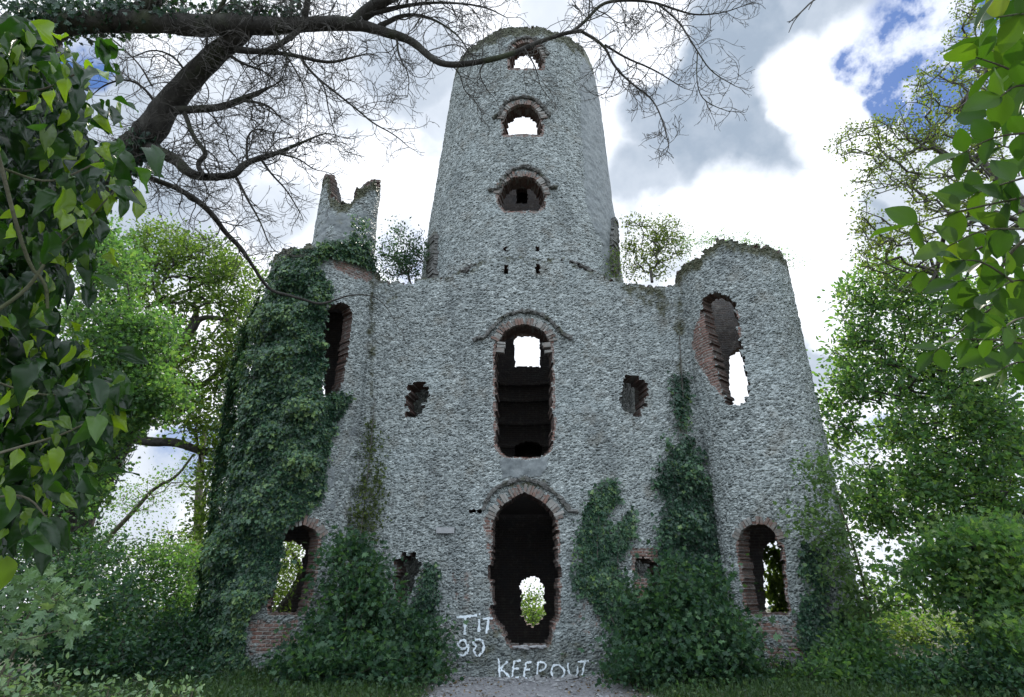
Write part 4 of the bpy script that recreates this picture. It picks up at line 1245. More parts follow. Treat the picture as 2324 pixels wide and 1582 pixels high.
for lab, x, y, bl, mt, tn in (
    ('dark hazel thicket spreading low at the far left', -8.6, 12.5, [(90, 1260, 150, 70, 12.8, 1.0, 100), (60, 1400, 140, 80, 12.2, 1.0, 100), (200, 1340, 120, 60, 12.6, .9, 80), (150, 1470, 150, 60, 11.8, .8, 90)], G_DARK, (.40, .2)),
    ('arching green hazel thicket between the maple and the ivy tower', -8.0, 15.5, [(330, 1290, 120, 50, 15.5, 1.0, 80), (280, 1380, 130, 60, 15.3, 1.0, 95), (420, 1370, 50, 70, 15.0, .8, 60), (400, 1260, 60, 30, 15.8, .8, 24), (170, 1250, 110, 60, 15.6, 1.0, 80), (60, 1220, 80, 70, 15.6, 1.0, 60)], G_MID, (.35, .2)),
    ('deep shaded thicket against the foot of the ivy tower', -6.6, 13.5, [(340, 1450, 110, 50, 13.6, .9, 100), (430, 1470, 40, 60, 13.4, .6, 50), (260, 1500, 110, 40, 12.8, .8, 70), (380, 1530, 90, 30, 12.4, .6, 50)], G_DARK, (.30, .2)),
    ('sunlit yellow green thicket in the gap beyond the ivy tower', -9.0, 20.0, [(440, 1350, 40, 70, 20, .8, 40), (430, 1250, 40, 50, 20.5, .8, 26), (360, 1400, 80, 30, 20, .8, 30)], G_OAK, (.6, .2))):
    bush('hazel_thicket', lab, x, y, bl, mt, per=34, spread=.22, size=.085, kind='ellip', tint=tn, group='thickets on the left', flat=.6, cat='thicket')

# ------------------------------------------------------------------ trees to the right
plant('whitebeam_tree', 'airy thin leaved tree reaching in over the blue sky at upper right', 'tree',
      [gpx(12.6, 12.5, 80), (2480, 900, 12.2, 60), (2420, 640, 12, 44), (2345, 500, 12, 32), (2290, 430, 12, 24), (2230, 370, 12, 15)],
      [(2200, 120, 60, 100, 12, 1.0, 70), (2130, 210, 80, 60, 12, 1.0, 70), (2260, 190, 70, 90, 12, 1.0, 70), (2050, 300, 90, 50, 12, 1.0, 75), (1960, 320, 55, 40, 12, .7, 36), (2170, 310, 100, 60, 12, 1.0, 75), (2020, 390, 70, 50, 12, .9, 50),
       (2140, 430, 80, 55, 12, 1.0, 55), (1995, 520, 55, 45, 12, .7, 26), (1960, 500, 20, 40, 12, .4, 10), (2260, 350, 70, 90, 12, 1.0, 60), (2060, 560, 70, 40, 12, .8, 30), (1995, 575, 60, 40, 12.6, .7, 30), (2070, 630, 70, 40, 12.8, .7, 36), (1960, 420, 40, 40, 12.3, .6, 16), (2280, 60, 50, 70, 12, .8, 40), (2200, 20, 40, 40, 12, .6, 30), (2120, 330, 120, 90, 12.6, .9, 60), (2240, 480, 90, 60, 12, .9, 60), (2100, 500, 80, 50, 12.4, .8, 40), (1910, 330, 24, 24, 12, .3, 8)],
      G_HAW, per=15, spread=.085, size=.066, kind='ellip', tint=(.5, .3), tip=.010, mult=1.15, bark=TWIG, up=.5)
plant('ash_tree', 'leafy ash crown filling the right side above the bright sky gap', 'tree',
      [gpx(13.8, 14.5, 70), (2420, 1250, 14.5, 56), (2360, 1050, 14.3, 44), (2280, 960, 14.2, 30), (2200, 900, 14.2, 18), (2120, 860, 14.2, 10)],
      [(2010, 650, 70, 70, 14.2, 1.0, 50), (2130, 680, 90, 70, 14, 1.0, 80), (2250, 720, 80, 80, 13.8, 1.0, 75), (1960, 760, 40, 50, 14.2, .7, 22), (2060, 790, 90, 60, 14.2, 1.0, 62), (2200, 850, 110, 80, 14, 1.1, 110), (2000, 870, 90, 50, 14.2, .9, 46), (1910, 900, 50, 40, 14.2, .6, 24),
       (2130, 950, 120, 60, 14, 1.0, 85), (2260, 970, 70, 70, 13.8, 1.0, 75), (2010, 1000, 70, 40, 14.2, .9, 24), (2160, 1070, 120, 60, 14, 1.0, 100), (1950, 690, 50, 60, 14.2, .8, 30), (1925, 820, 46, 50, 14.2, .7, 26), (1905, 980, 36, 50, 14.0, .5, 20), (1960, 1150, 60, 40, 13.9, .6, 28), (2030, 1190, 70, 36, 13.9, .7, 34), (2080, 1350, 120, 50, 14.5, .8, 34), (2290, 1100, 60, 90, 13.8, .9, 70), (2050, 1110, 90, 40, 14, .9, 42), (2200, 1170, 120, 55, 14, 1.0, 90), (1960, 1080, 40, 30, 14.2, .6, 14)],
      G_MID, per=20, spread=.16, size=.11, kind='ellip', tint=(.55, .26), tip=.007, mult=1.7)
plant('sycamore_tree', 'lower leafy tree with drooping boughs at the right edge above the hedge', 'tree',
      [gpx(11.6, 11.5, 50), (2400, 1400, 11.5, 40), (2330, 1300, 11.5, 26), (2250, 1240, 11.5, 14)],
      [(2270, 1230, 60, 36, 11.5, .8, 44), (2180, 1225, 60, 26, 11.5, .7, 26), (2300, 1340, 40, 60, 11.3, .7, 46), (2240, 1300, 60, 22, 11.4, .7, 24), (2110, 1262, 60, 18, 11.7, .6, 14), (2050, 1300, 60, 16, 11.8, .6, 8), (2170, 1345, 50, 18, 11.5, .6, 14), (2250, 1390, 50, 24, 11.3, .6, 22), (2290, 1460, 50, 50, 11.0, .7, 46), (2130, 1310, 24, 60, 11.6, .5, 8)],
      G_MID, per=24, spread=.16, size=.095, kind='maple', tint=(.58, .26), tip=.006, mult=1.5)
plant('maple_spray', 'light green maple spray hanging over the right tower wall', 'sapling',
      [gpx(8.35, 12.6, 8), (1985, 1470, 12.6, 7), (1965, 1340, 12.6, 6), (1935, 1230, 12.5, 5), (1900, 1130, 12.4, 3)],
      [(1860, 1060, 40, 26, 12.4, .3, 14), (1900, 1110, 40, 40, 12.5, .4, 14), (1850, 1180, 50, 24, 12.4, .3, 12), (1900, 1230, 60, 30, 12.5, .4, 20), (1920, 1300, 50, 40, 12.5, .4, 20), (1960, 1380, 50, 60, 12.6, .4, 30)],
      G_PALE, per=20, spread=.13, size=.085, kind='maple', tint=(.5, .22), tip=.004, bark=BARKG, stem='stem')
for lab, x, y, bl, mt, tn in (
    ('sunlit yellow green hedge of shrubs beyond the right tower', 12.5, 20.0, [(2080, 1430, 90, 40, 20, 1.2, 80), (2220, 1430, 90, 40, 20, 1.2, 80), (2310, 1450, 60, 50, 19, 1.0, 50), (2020, 1420, 40, 40, 20, .8, 30)], G_OAK, (.65, .2)),
    ('green bush at the bottom right beside the right tower foot', 7.9, 12.2, [(1960, 1480, 60, 50, 12.2, .5, 50), (1900, 1540, 80, 40, 11.8, .5, 60), (2010, 1540, 70, 40, 11.8, .5, 50)], G_MID, (.42, .22)),
    ('dark tangled bush in the bottom right corner', 9.6, 11.2, [(2200, 1520, 110, 60, 11.2, .8, 90), (2290, 1550, 60, 50, 10.8, .6, 50), (2110, 1550, 70, 40, 11.2, .6, 50)], G_DARK, (.55, .24))):
    bush('hedge_shrub', lab, x, y, bl, mt, per=34, spread=.18, size=.085, kind='ellip', tint=tn, group='shrubs on the right', flat=.7, cat='shrub')
# growth seen through the openings, behind the ruin
plant('young_tree', 'sunlit young tree seen through the doorway behind the ruin', 'tree', [gpx(.9, 29, 14), (1205, 1420, 29, 12), (1206, 1380, 29, 9)],
      [(1205, 1370, 30, 40, 29, 1.0, 34), (1215, 1410, 40, 20, 28, .8, 30), (1190, 1395, 20, 30, 29, .8, 16)], G_OAK, per=26, spread=.28, size=.12, tint=(.55, .25), tip=.01)
plant('hawthorn_tree', 'sunlit tree with crooked stems seen through the low left tower window', 'tree', [gpx(-7.6, 21, 40), (655, 1360, 21, 24), (690, 1300, 21, 14), (660, 1250, 21, 6)],
      [(640, 1290, 40, 55, 21, .8, 60), (650, 1370, 40, 36, 21, .8, 40), (670, 1235, 36, 30, 21, .8, 26), (620, 1340, 40, 60, 23, .8, 50)], G_OAK, per=30, spread=.22, size=.09, tint=(.6, .25), tip=.008,
      extra=[[(600, 1450, 20.5, 22), (640, 1370, 20.5, 16), (690, 1320, 20.5, 10), (700, 1240, 20.5, 6)], [(640, 1460, 21, 18), (670, 1380, 21, 14), (685, 1300, 21, 8)]])
surface_ivy('hanging_ivy', 'sunlit ivy hanging in the rear opening of the right tower', 'ivy', [([(1735, 1260), (1760, 1255), (1785, 1270), (1790, 1392), (1762, 1392), (1745, 1330)], 1.0)],
            lambda q: (at(q[:, 0], q[:, 1], np.full(len(q), RAY + RR - .3)), np.tile(np.array((0, -1.0, 0)), (len(q), 1))), 1500, .085, G_OAK, .3, (.65, .2))


# ------------------------------------------------------------------ the bare tree overhead
def bare_tree():
    LIMB = [
        [(20, 560, 6.0, 150), (35, 330, 5.7, 120), (70, 140, 5.3, 95), (110, 70, 5.1, 66), (153, 52, 5.0, 52), (320, 46, 5.0, 52), (445, 60, 5.0, 48), (534, 55, 5.0, 54), (600, 60, 5.0, 42), (676, 57, 5.0, 35), (760, 52, 5.0, 34), (817, 56, 5.0, 32), (856, 68, 5.0, 24),
         (934, 90, 5.0, 20), (973, 129, 5.0, 17), (1012, 150, 5.0, 15), (1090, 141, 5.0, 13), (1157, 125, 5.0, 12), (1219, 96, 5.1, 11), (1286, 74, 5.1, 10), (1321, 70, 5.1, 9)],
        [(30, 640, 6.2, 140), (120, 520, 6.1, 110), (200, 430, 6.0, 90), (256, 380, 6.0, 76), (302, 338, 5.9, 70), (356, 278, 5.8, 68), (402, 213, 5.7, 58), (473, 135, 5.4, 54), (520, 98, 5.2, 50), (552, 66, 5.05, 44)],
        [(800, 56, 5.0, 30), (838, 22, 4.9, 34), (880, -6, 4.8, 30), (960, -40, 4.7, 26)],
        [(300, 46, 5.0, 40), (335, 12, 4.9, 40), (390, -40, 4.8, 36)],
        [(690, 58, 5.0, 18), (694, 30, 4.9, 15), (700, -10, 4.8, 14)],
        [(1300, 72, 5.1, 9), (1330, 46, 5.1, 8), (1356, 16, 5.1, 8), (1383, 2, 5.1, 7.5), (1442, 0, 5.15, 7), (1489, 6, 5.2, 6), (1540, 24, 5.2, 5), (1579, 35, 5.2, 4), (1640, 30, 5.3, 3), (1690, 12, 5.3, 2)],
        [(1318, 70, 5.1, 8), (1372, 102, 5.15, 7), (1392, 150, 5.2, 6), (1434, 191, 5.2, 5), (1481, 223, 5.3, 4), (1504, 273, 5.3, 3.4), (1518, 330, 5.3, 2.2)],
        [(1372, 102, 5.15, 6), (1422, 133, 5.2, 5), (1481, 156, 5.2, 4), (1538, 192, 5.3, 2.4)],
        [(1489, 6, 5.2, 5), (1540, 47, 5.2, 4.4), (1559, 78, 5.2, 4), (1583, 117, 5.2, 3.4), (1614, 164, 5.3, 3), (1668, 195, 5.3, 1.8)],
        [(1583, 117, 5.2, 3.2), (1580, 180, 5.2, 2.8), (1590, 222, 5.2, 2.6), (1622, 242, 5.3, 2.2), (1657, 254, 5.3, 1.6)],
        [(400, 250, 5.7, 22), (427, 249, 5.7, 19), (498, 245, 5.6, 17), (540, 230, 5.6, 16), (587, 210, 5.5, 11), (624, 192, 5.5, 3)],
        [(545, 228, 5.6, 9), (570, 230, 5.5, 7), (605, 238, 5.5, 6), (626, 254, 5.5, 4), (640, 274, 5.5, 2)],
        [(318, 322, 5.9, 36), (342, 338, 5.85, 30), (391, 356, 5.8, 27), (420, 386, 5.8, 27), (450, 402, 5.8, 21), (500, 402, 5.75, 18), (534, 396, 5.7, 18), (548, 378, 5.7, 17), (569, 365, 5.7, 15), (623, 350, 5.6, 12), (658, 335, 5.6, 8), (694, 320, 5.5, 6), (740, 300, 5.5, 3), (770, 310, 5.5, 1.6)],
        [(420, 258, 5.7, 12), (428, 285, 5.7, 11), (445, 318, 5.7, 10), (470, 350, 5.7, 12), (450, 366, 5.7, 13), (452, 385, 5.7, 12), (466, 400, 5.7, 12)],
        [(230, 392, 6.0, 20), (295, 388, 6.2, 14), (349, 406, 6.4, 14), (416, 434, 6.6, 14), (463, 466, 6.8, 14), (493, 500, 7.0, 13), (512, 530, 7.2, 12), (548, 564, 7.4, 11), (573, 602, 7.6, 9), (592, 634, 7.8, 8), (614, 660, 8.0, 7), (649, 669, 8.2, 7), (689, 680, 8.4, 6), (724, 691, 8.6, 5.4), (756, 683, 8.7, 5), (790, 670, 8.8, 4), (840, 668, 8.9, 3), (875, 690, 9.0, 2), (905, 745, 9.0, 1.4)],
        [(537, 112, 5.2, 20), (570, 116, 5.1, 15), (605, 117, 5.1, 14), (641, 98, 5.0, 14), (668, 76, 5.0, 15), (690, 62, 5.0, 12)],
        [(600, 118, 5.1, 12), (650, 122, 5.1, 10), (694, 132, 5.0, 9), (730, 140, 5.0, 8), (760, 141, 5.0, 7), (800, 130, 5.0, 5), (832, 122, 5.0, 3)],
        [(680, 128, 5.0, 7), (712, 171, 5.1, 6), (765, 213, 5.2, 5), (817, 254, 5.2, 4.5), (848, 281, 5.2, 4), (895, 305, 5.2, 3), (928, 334, 5.3, 1.8)],
        [(720, 175, 5.1, 5), (738, 200, 5.1, 4), (745, 250, 5.1, 3), (760, 300, 5.2, 2.4), (770, 345, 5.2, 1.5)],
        [(455, 70, 5.0, 14), (500, 20, 4.9, 11), (520, -20, 4.8, 10)],
        [(860, 60, 5.0, 14), (920, 30, 5.0, 9), (980, 40, 5.0, 6), (1040, 78, 5.0, 4), (1065, 120, 5.1, 3)],
        [(845, 30, 4.9, 14), (930, 10, 4.9, 9), (1010, 4, 4.9, 6), (1100, 14, 5.0, 4), (1150, 40, 5.0, 2)],
        [(370, 262, 5.8, 10), (330, 200, 5.7, 6), (290, 178, 5.7, 5), (240, 190, 5.7, 4), (210, 215, 5.7, 2)],
        [(345, 195, 5.7, 5), (320, 150, 5.7, 4), (280, 110, 5.6, 3), (230, 70, 5.5, 2)],
        [(430, 180, 5.5, 7), (400, 130, 5.4, 5), (350, 110, 5.4, 4), (300, 130, 5.4, 2)],
        [(510, 120, 5.2, 9), (560, 150, 5.3, 6), (600, 160, 5.3, 4), (640, 200, 5.3, 2.4)],
        [(560, 360, 5.7, 7), (560, 310, 5.7, 5), (580, 290, 5.7, 4), (620, 300, 5.7, 2.4)],
        [(534, 400, 5.75, 8), (560, 450, 5.8, 6), (590, 500, 5.9, 4), (612, 560, 6.0, 2.6), (640, 580, 6.0, 1.6)],
        [(590, 358, 5.7, 7), (620, 400, 5.7, 5), (650, 430, 5.8, 4), (680, 480, 5.9, 2.4)],
        [(630, 348, 5.6, 6), (680, 360, 5.6, 4), (710, 385, 5.6, 3), (740, 390, 5.6, 1.6)],
        [(470, 70, 5.0, 8), (470, 110, 5.0, 5), (430, 140, 5.0, 3), (410, 180, 5.0, 2)],
        [(620, 60, 5.0, 8), (640, 110, 5.0, 5), (690, 190, 5.0, 3), (700, 260, 5.0, 2), (690, 300, 5.0, 1.4)],
        [(900, 80, 5.0, 7), (905, 130, 5.0, 4), (930, 170, 5.0, 3), (925, 220, 5.0, 1.6)],
        [(1190, 110, 5.0, 5), (1215, 150, 5.0, 3), (1225, 190, 5.1, 2)],
        [(1100, 138, 5.0, 5), (1085, 170, 5.0, 3), (1110, 210, 5.1, 2)],
    ]
    root = empty('bare_oak_tree', (-5.4, 5.6, float(ground_z(-5.4, 5.6)))); tag(root, 'large bare tree with dark crooked boughs crossing overhead', 'tree')
    tb = Tubes(); tw = Tubes()
    base = np.array((-5.4, 5.6, float(ground_z(-5.4, 5.6)) - .1)); e = at(20., 560., 6.0)
    tb.add(smoothline([base, base * .6 + e * .4 + (.1, 0, 0), e, e + (0.05, -.05, .6)], 2), np.linspace(.5, .36, 14 if False else len(smoothline([base, base, e, e], 2))), 12)

    def twig(p, d, ln, r, lev):
        n = max(4, int(ln / .055)); pts = [p]; q = p.copy()
        bend = RNG.normal(0, 1, 3); st = ln / n
        for i in range(n):
            bend = unit(bend * .80 + RNG.normal(0, .55, 3))
            d = unit(d + bend * .38 + np.array((0, 0, -.03 if lev < 2 else .03)))
            q = q + d * st; pts.append(q)
        pts = np.array(pts)
        tw.add(pts, np.linspace(r, max(.0020, r * .40), len(pts)), 4 if r < .006 else 5)
        if lev <= 0 or ln < .12: return
        k = 1
        step = max(1, int(round(.085 / st)))
        for i in range(max(1, n // 5), n, step):
            if random.random() < .18: continue
            t = unit(pts[min(i + 1, n)] - pts[i - 1]); s = rnd_dir(1)[0]; s = unit(s - t * (s @ t))
            f = 1 - i / n
            twig(pts[i], unit(t * .75 + s * .75), ln * (.25 + .35 * f) * random.uniform(.6, 1.15), max(.0024, r * (.46 + .15 * f)), lev - 1)

    for li, ln in enumerate(LIMB):
        P, R = pxline(ln); R = R * .92
        P2 = smoothline(P, 2); L0 = np.concatenate(([0], np.cumsum(np.linalg.norm(np.diff(P, axis=0), axis=1)))); L2 = np.concatenate(([0], np.cumsum(np.linalg.norm(np.diff(P2, axis=0), axis=1))))
        R2 = np.interp(L2 / L2[-1], L0 / L0[-1], R)
        jag = (vnoise(P2, 4.0, 61, 2) - .5)[:, None] * R2[:, None] * .5
        P2 = P2 + jag * np.array((1, .6, .8))
        if li < 5 or R2.max() > .035:
            # denser rings with lumpy bark
            m = max(len(P2), int(L2[-1] / .05)); tt = np.linspace(0, L2[-1], m)
            P2 = np.stack([np.interp(tt, L2, P2[:, i]) for i in range(3)], -1); R2 = np.interp(tt, L2, R2)
            R2 = R2 * (1 + (vnoise(P2, 7, 12, 2) - .5) * .28); L2 = tt
        tb.add(P2, R2, 12 if R2.max() > .05 else 7)
        # twigs along it
        u2, v2 = proj(P2)
        tot = L2[-1]
        thick0 = R2.max() > .12
        s = .12 if not thick0 else tot * .25
        while s < tot:
            i = min(len(P2) - 2, int(np.searchsorted(L2, s))); rr = R2[i]
            s += random.uniform(.045, .12) if not thick0 else random.uniform(.12, .26)
            if u2[i] < 200 or v2[i] > 585: continue
            t = unit(P2[i + 1] - P2[i - 1] if i > 0 else P2[1] - P2[0]); sd = rnd_dir(1)[0]; sd = unit(sd - t * (sd @ t))
            far = 1.0 - .5 * (s / tot)
            ll = random.uniform(.32, .92) * (1.25 if rr > .02 else .9) * (.75 if rr < .01 else 1)
            r0 = min(max(rr * .5, .004), random.uniform(.005, .010))
            twig(P2[i], unit(t * .55 + sd), ll, r0, 2)
        if R[-1] < .012:
            for _ in range(2): twig(P2[-1], unit(P2[-1] - P2[-3] + rnd_dir(1)[0] * .05), random.uniform(.2, .4), max(.0025, R[-1]), 2)
    tb.build('limb', BARK, root); tw.build('twigs', TWIG, root)
    # ivy leaves clothing the limbs near the trunk
    parts = []
    for a in ([(30, 640, 6.2), (120, 520, 6.1), (200, 430, 6.0), (262, 372, 6.0), (330, 318, 5.85)], [(35, 330, 5.7), (45, 120, 5.3), (60, 50, 5.1), (110, 30, 5.0), (200, 40, 5.0), (300, 34, 5.0), (480, 36, 5.0), (680, 34, 5.0)]):
        a = np.array(a, float); P = smoothline(at(a[:, 0], a[:, 1], a[:, 2]), 2)
        m = 5200; idx = RNG.random(m) ** 1.6 * (len(P) - 1); pos = np.stack([np.interp(idx, np.arange(len(P)), P[:, k]) for k in range(3)], -1)
        nr = rnd_dir(m); fade = 1 - .62 * idx / len(P)
        pos = pos + nr * (RNG.uniform(.22, .46, m) * fade)[:, None]
        parts.append(leaf_arrays(pos, unit(np.array((0, 0, -1.)) + RNG.normal(0, .5, (m, 3))), unit(nr + RNG.normal(0, .4, (m, 3))), .062 * np.exp(RNG.normal(0, .25, m)), np.clip(RNG.normal(.3, .2, m), 0, 1), 'ivy'))
    leaf_obj('ivy_foliage', parts, G_IVY, root)


bare_tree()
tw0 = Tubes(); rt = empty('hanging_twig', at(1850., -20., 4.0)); tag(rt, 'lone bare twig hanging into the top right of the sky', 'twig')
for ln in ([(1900, -30, 4, 4), (1845, 0, 4, 4), (1818, 28, 4, 3.4), (1790, 52, 4, 2)], [(1818, 28, 4, 3), (1800, 50, 4, 2.4), (1790, 74, 4, 1.6)], [(1845, 2, 4, 3), (1835, 22, 4, 1.6)], [(1800, 46, 4, 2), (1786, 50, 4, 1.2)]):
    P, R = pxline(ln); tw0.add(smoothline(P, 2), np.interp(np.linspace(0, 1, len(smoothline(P, 2))), np.linspace(0, 1, len(R)), R), 5)
tw0.build('stem', TWIG, rt)


# ------------------------------------------------------------------ big leaves close to the camera
def near_ivy():
    edge = [(60, 150), (130, 200), (180, 225), (260, 245), (330, 285), (420, 285), (470, 280), (540, 255), (600, 215), (680, 170), (740, 180), (800, 250), (870, 300), (930, 285), (1000, 240), (1080, 205), (1150, 130), (1200, 60), (1260, 20)]
    ev = np.array([a for a, _ in edge], float); eu = np.array([b for _, b in edge], float)
    root = empty('climbing_ivy', at(-60., 1300., 1.7)); tag(root, 'large hanging ivy leaves close up along the left edge', 'ivy')
    parts = []

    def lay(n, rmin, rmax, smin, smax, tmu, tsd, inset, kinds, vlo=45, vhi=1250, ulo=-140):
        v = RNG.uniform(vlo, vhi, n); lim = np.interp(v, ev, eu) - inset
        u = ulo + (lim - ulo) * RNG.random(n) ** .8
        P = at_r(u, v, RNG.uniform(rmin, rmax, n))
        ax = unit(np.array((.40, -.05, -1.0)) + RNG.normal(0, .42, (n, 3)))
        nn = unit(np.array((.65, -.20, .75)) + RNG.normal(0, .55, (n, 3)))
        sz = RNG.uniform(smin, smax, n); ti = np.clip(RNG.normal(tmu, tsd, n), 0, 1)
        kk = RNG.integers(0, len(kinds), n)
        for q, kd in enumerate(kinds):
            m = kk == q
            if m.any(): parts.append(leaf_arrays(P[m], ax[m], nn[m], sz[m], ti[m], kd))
    B = ['broadA', 'broadB', 'broadC']
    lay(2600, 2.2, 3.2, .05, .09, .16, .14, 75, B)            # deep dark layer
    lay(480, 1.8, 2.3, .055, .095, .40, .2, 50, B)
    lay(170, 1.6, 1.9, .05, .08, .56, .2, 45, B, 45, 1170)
    for (u, v, k) in [(232, 948, 8), (262, 905, 7), (270, 850, 5), (212, 140, 7), (150, 985, 6), (300, 395, 4), (270, 340, 6), (110, 1180, 7), (262, 430, 5), (215, 610, 4), (180, 890, 6), (190, 1090, 5), (240, 250, 5), (60, 1230, 4)]:
        P = at_r(u + RNG.normal(0, 26, k), v + RNG.normal(0, 24, k), np.full(k, 1.6) + RNG.normal(0, .06, k))
        parts.append(leaf_arrays(P, unit(np.array((.6, -.05, -.8)) + RNG.normal(0, .4, (k, 3))), unit(np.array((.2, -.75, .7)) + RNG.normal(0, .5, (k, 3))), RNG.uniform(.045, .08, k), np.clip(RNG.normal(.6, .22, k), 0, 1), random.choice(B)))
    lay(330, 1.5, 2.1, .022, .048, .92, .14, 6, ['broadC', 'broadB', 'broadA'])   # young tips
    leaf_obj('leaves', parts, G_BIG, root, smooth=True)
    tb = Tubes()
    for ln in ([(-20, 290, 1.6, 9), (60, 600, 1.6, 8), (105, 640, 1.6, 7), (108, 700, 1.6, 6)], [(-30, 720, 1.6, 9), (60, 660, 1.6, 8), (100, 600, 1.6, 6)], [(-40, 1040, 1.6, 7), (60, 1010, 1.6, 6), (150, 985, 1.6, 5), (230, 940, 1.6, 4)],
               [(-30, 860, 1.7, 6), (90, 900, 1.7, 5), (180, 890, 1.7, 4), (262, 905, 1.7, 3)], [(90, 600, 1.7, 5), (180, 520, 1.7, 4), (262, 430, 1.7, 3), (300, 395, 1.7, 2)], [(-20, 200, 1.7, 7), (90, 210, 1.7, 5), (170, 170, 1.7, 4), (212, 140, 1.7, 2)],
               [(-20, 1130, 1.6, 6), (60, 1120, 1.6, 5), (110, 1180, 1.6, 3)], [(0, 380, 1.7, 7), (110, 420, 1.7, 5), (200, 380, 1.7, 4), (270, 340, 1.7, 2)]):
        a = np.array(ln, float); P = at_r(a[:, 0], a[:, 1], a[:, 2]); R = a[:, 3] * .5 * ((P - CAM) @ FW) / F; P2 = smoothline(P, 2)
        tb.add(P2, np.interp(np.linspace(0, 1, len(P2)), np.linspace(0, 1, len(R)), R), 6)
    tb.build('stem', BARKG, root)


near_ivy()


def near_elder():
    root = empty('elder_branch', at(2480., 700., 2.2)); tag(root, 'close elder branch with broad oval leaflets hanging in at the right edge', 'branch')
    parts = []; tb = Tubes()
    # (start, end, pairs of leaflets, leaflet px)
    R = [((2330, 446), (2062, 512), 3, 88), ((2340, 520), (2150, 560), 2, 75), ((2345, 300), (2180, 350), 3, 72), ((2340, 180), (2215, 130), 2, 85), ((2345, 60), (2230, 90), 2, 90), ((2350, 250), (2240, 260), 2, 70),
         ((2335, 400), (2210, 440), 2, 80), ((2340, 600), (2170, 640), 3, 75), ((2250, 700), (2120, 800), 3, 62), ((2340, 680), (2200, 700), 3, 72), ((2340, 760), (2240, 800), 2, 70), ((2345, 120), (2290, 190), 2, 80),
         ((2340, 0), (2250, -10), 2, 85), ((2345, 340), (2290, 420), 2, 85), ((2345, 820), (2270, 840), 2, 60), ((2230, 560), (2080, 620), 3, 55), ((2360, 470), (2250, 520), 2, 85), ((2350, 560), (2230, 590), 2, 82), ((2350, 640), (2260, 660), 2, 80), ((2360, 200), (2270, 220), 2, 88), ((2360, 380), (2270, 330), 2, 88), ((2360, 720), (2270, 750), 2, 72), ((2350, 30), (2260, 40), 2, 90), ((2300, 640), (2180, 590), 3, 64), ((2320, 780), (2190, 770), 3, 58), ((2340, 100), (2255, 160), 2, 80)]
    for (a, b, n, px) in R:
        dist = random.uniform(1.75, 2.3)
        a3 = at_r(float(a[0]), float(a[1]), dist); b3 = at_r(float(b[0]), float(b[1]), dist + random.uniform(-.15, .15))
        mid = .5 * (a3 + b3) + np.array((0, 0, random.uniform(.0, .03)))
        L = smoothline([a3, mid, b3], 3); tb.add(L, np.linspace(.0035, .0012, len(L)), 5)
        T = unit(b3 - a3); view = unit(CAM - b3); S_ = unit(np.cross(T, view))
        scale = .92 * px * ((b3 - CAM) @ FW) / F
        spots = [(1.0, T * 1.0, 1.05)]
        for i in range(n):
            f = 1 - (i + .45) / (n + .3)
            for sg in (-1, 1): spots.append((f, T * .45 + S_ * sg, random.uniform(.78, 1.0)))
        for f, d, q in spots:
            p = L[min(len(L) - 1, int(f * (len(L) - 1)))]
            d = unit(d + RNG.normal(0, .16, 3) + np.array((0, 0, -.15)))
            nn = unit(view * random.uniform(.3, 1.0) + np.array((0, 0, .9)) + RNG.normal(0, .3, 3))
            parts.append(leaf_arrays(p[None], d[None], nn[None], np.array([scale * q]), np.array([min(1, max(0, random.gauss(.42, .22)))]), random.choice(['leafletA', 'leafletB'])))
    for ln in ([(2345, 430, 2.0, 9), (2330, 446, 2.0, 6)], [(2360, 520, 2.1, 9), (2290, 570, 2.1, 8), (2255, 650, 2.1, 7), (2232, 700, 2.1, 5)], [(2380, 60, 2.1, 9), (2352, 330, 2.1, 10), (2356, 600, 2.1, 12), (2362, 850, 2.1, 14), (2420, 1400, 2.1, 18), (2520, 2350, 2.1, 24)]):
        a = np.array(ln, float); P = at_r(a[:, 0], a[:, 1], a[:, 2]); Rr = a[:, 3] * .5 * ((P - CAM) @ FW) / F; P2 = smoothline(P, 2)
        tb.add(P2, np.interp(np.linspace(0, 1, len(P2)), np.linspace(0, 1, len(Rr)), Rr), 6)
    leaf_obj('leaves', parts, G_ELD, root, smooth=True); tb.build('stem', BARKG, root)


near_elder()

# ------------------------------------------------------------------ undergrowth near the camera and grass
plant('maple_sapling', 'bright young maple sapling at the lower left edge', 'sapling', [gpx(-5.3, 6.2, 9), (30, 1500, 6.2, 7), (60, 1400, 6.2, 5), (90, 1360, 6.2, 3)],
      [(60, 1350, 75, 36, 6.2, .4, 10), (140, 1380, 60, 34, 6.1, .4, 12), (30, 1430, 60, 36, 6.1, .4, 7), (165, 1420, 30, 30, 6.0, .3, 5), (80, 1318, 50, 14, 6.2, .3, 5)], G_FRESH, per=9, spread=.085, size=.085, kind='maple', tint=(.5, .22), tip=.003, bark=BARKG, stem='stem', upn=1.0)
brs = [(40, 1560, 5.2), (130, 1545, 5.6), (240, 1560, 6.0), (330, 1556, 6.2), (430, 1565, 6.6), (15, 1535, 5.0)]
labs = ['bramble sprig second from the bottom left corner', 'bramble sprig under the maple sapling', 'bramble sprig midway along the bottom left edge', 'bramble sprig fourth from the left along the bottom edge', 'bramble sprig nearest the ivy tower foot', 'bramble sprig in the very bottom left corner']
for (u, v, Y), lb in zip(brs, labs):
    x = float(at(float(u), float(v), Y)[0])
    plant('bramble', 'pale leaved ' + lb, 'bramble', [gpx(x, Y, 5), (u, v + 30, Y, 4), (u + 8, v, Y, 2)], [(u, v, 50, 18, Y, .25, 7), (u + 10, v + 24, 60, 18, Y, .25, 5)], G_FRESH, per=7, spread=.05, size=.05, kind='ellip', tint=(.6, .2), tip=.002, bark=BARKG, stem='stem', group='brambles at bottom left', upn=1.4)


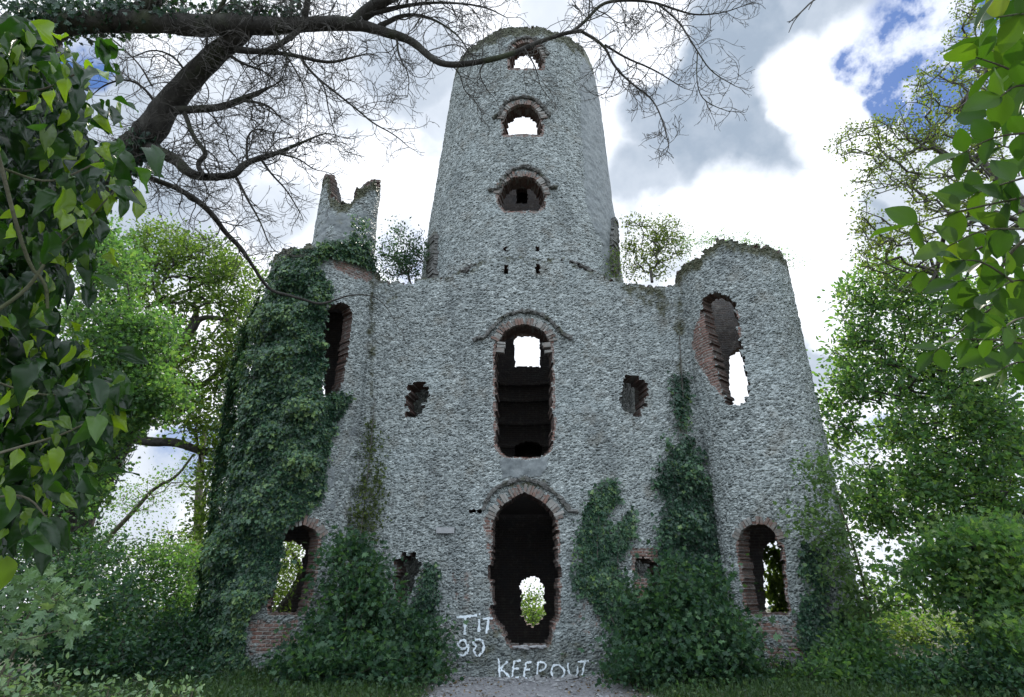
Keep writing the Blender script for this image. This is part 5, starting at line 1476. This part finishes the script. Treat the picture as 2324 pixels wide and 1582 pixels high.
def grass():
    n = 60000
    x = RNG.uniform(-9, 10.5, n); y = RNG.uniform(7.5, 14.0, n)
    pth = np.abs(x - (.023 * y + .05)) + (vnoise(np.stack([x, y, 0 * x], -1), .9, 17, 3) - .5) * 1.6
    dens = np.clip((pth - 1.5) / .9, 0, 1) * (.35 + .9 * vnoise(np.stack([x, y, 0 * x], -1), .6, 19, 2))
    k = RNG.random(n) < dens; x, y = x[k], y[k]; m = len(x)
    P = np.stack([x, y, ground_z(x, y)], -1)
    ax = unit(np.array((0, 0, 1.)) + RNG.normal(0, .4, (m, 3))); nn = rnd_dir(m)
    LEAFT['blade'] = ([(0, .04, 0), (.6, .025, .05), (1, 0, .18), (.6, -.025, .05), (0, -.04, 0)], [(0, 4, 3, 1), (1, 3, 2)])
    h = RNG.uniform(.08, .26, m) * (1 + .9 * np.clip((y - 12) / 2, 0, 1))
    a = leaf_arrays(P, ax, nn, h, np.clip(RNG.normal(.45, .25, m), 0, 1), 'blade')
    q = RNG.random(m) < .35
    b = leaf_arrays(P[q] + RNG.normal(0, .05, (q.sum(), 3)) + (0, 0, .1), rnd_dir(q.sum(), .6), rnd_dir(q.sum(), 1.2), RNG.uniform(.05, .10, q.sum()), np.clip(RNG.normal(.4, .25, q.sum()), 0, 1), 'rhomb')
    o = leaf_obj('grass', [a, b], G_GRASS, None)
    tag(o, 'rough dark grass and weeds on either side of the gravel path', 'grass', kind='stuff')


grass()


def scatter_ground():
    """small stones on the path and dead leaves along its edges"""
    T = np.array([(1, 0, 0), (.3, .9, .1), (-.8, .55, 0), (-.75, -.6, .05), (.35, -.85, 0), (.4, .1, .55), (-.4, -.1, .5), (0, 0, -.3)], float)
    Fc = [(0, 1, 5), (1, 6, 5), (1, 2, 6), (2, 3, 6), (3, 4, 6), (4, 5, 6), (4, 0, 5), (1, 0, 7), (2, 1, 7), (3, 2, 7), (4, 3, 7), (0, 4, 7)]
    n = 2600; y = RNG.uniform(8, 13.9, n); x = .023 * y + .05 + RNG.normal(0, 1.5, n)
    sz = np.exp(RNG.normal(-4.1, .5, n)) * np.where(y > 13.2, 1.9, 1.0); a = RNG.random(n) * 6.28
    c, s_ = np.cos(a), np.sin(a); J = T[None] * (1 + RNG.normal(0, .22, (n, 8, 3)))
    V = np.stack([J[..., 0] * c[:, None] - J[..., 1] * s_[:, None], J[..., 0] * s_[:, None] + J[..., 1] * c[:, None], J[..., 2]], -1) * sz[:, None, None]
    V = V + np.stack([x, y, ground_z(x, y) + .01], -1)[:, None]
    L = (np.array(Fc).ravel()[None] + (np.arange(n) * 8)[:, None]).ravel()
    o = mesh_obj('gravel', V.reshape(-1, 3), loops=L, totals=np.full(n * len(Fc), 3), mats=[rough_mat('loose_flint', [(.3, (.10, .10, .105)), (.55, (.26, .26, .27)), (.8, (.5, .5, .5))], 9, .3, .01)])
    tag(o, 'loose flints and grit strewn over the path below the doorway', 'gravel', kind='stuff')
    n = 1500; y = RNG.uniform(8, 13.8, n); x = .023 * y + .05 + np.where(RNG.random(n) < .5, -1, 1) * RNG.normal(1.7, .7, n)
    P = np.stack([x, y, ground_z(x, y) + .03], -1)
    m = leaf_mat('dead_leaf', [(0, (.05, .03, .018)), (.6, (.13, .085, .05)), (1, (.24, .18, .11))], .1, .8, .2)
    o = leaf_obj('leaf_litter', [leaf_arrays(P, rnd_dir(n, 0, .2), rnd_dir(n, 1.6), RNG.uniform(.03, .07, n), RNG.random(n), 'ellip')], m, None)
    tag(o, 'brown dead leaves lying along the edges of the path', 'leaf litter', kind='stuff')


scatter_ground()
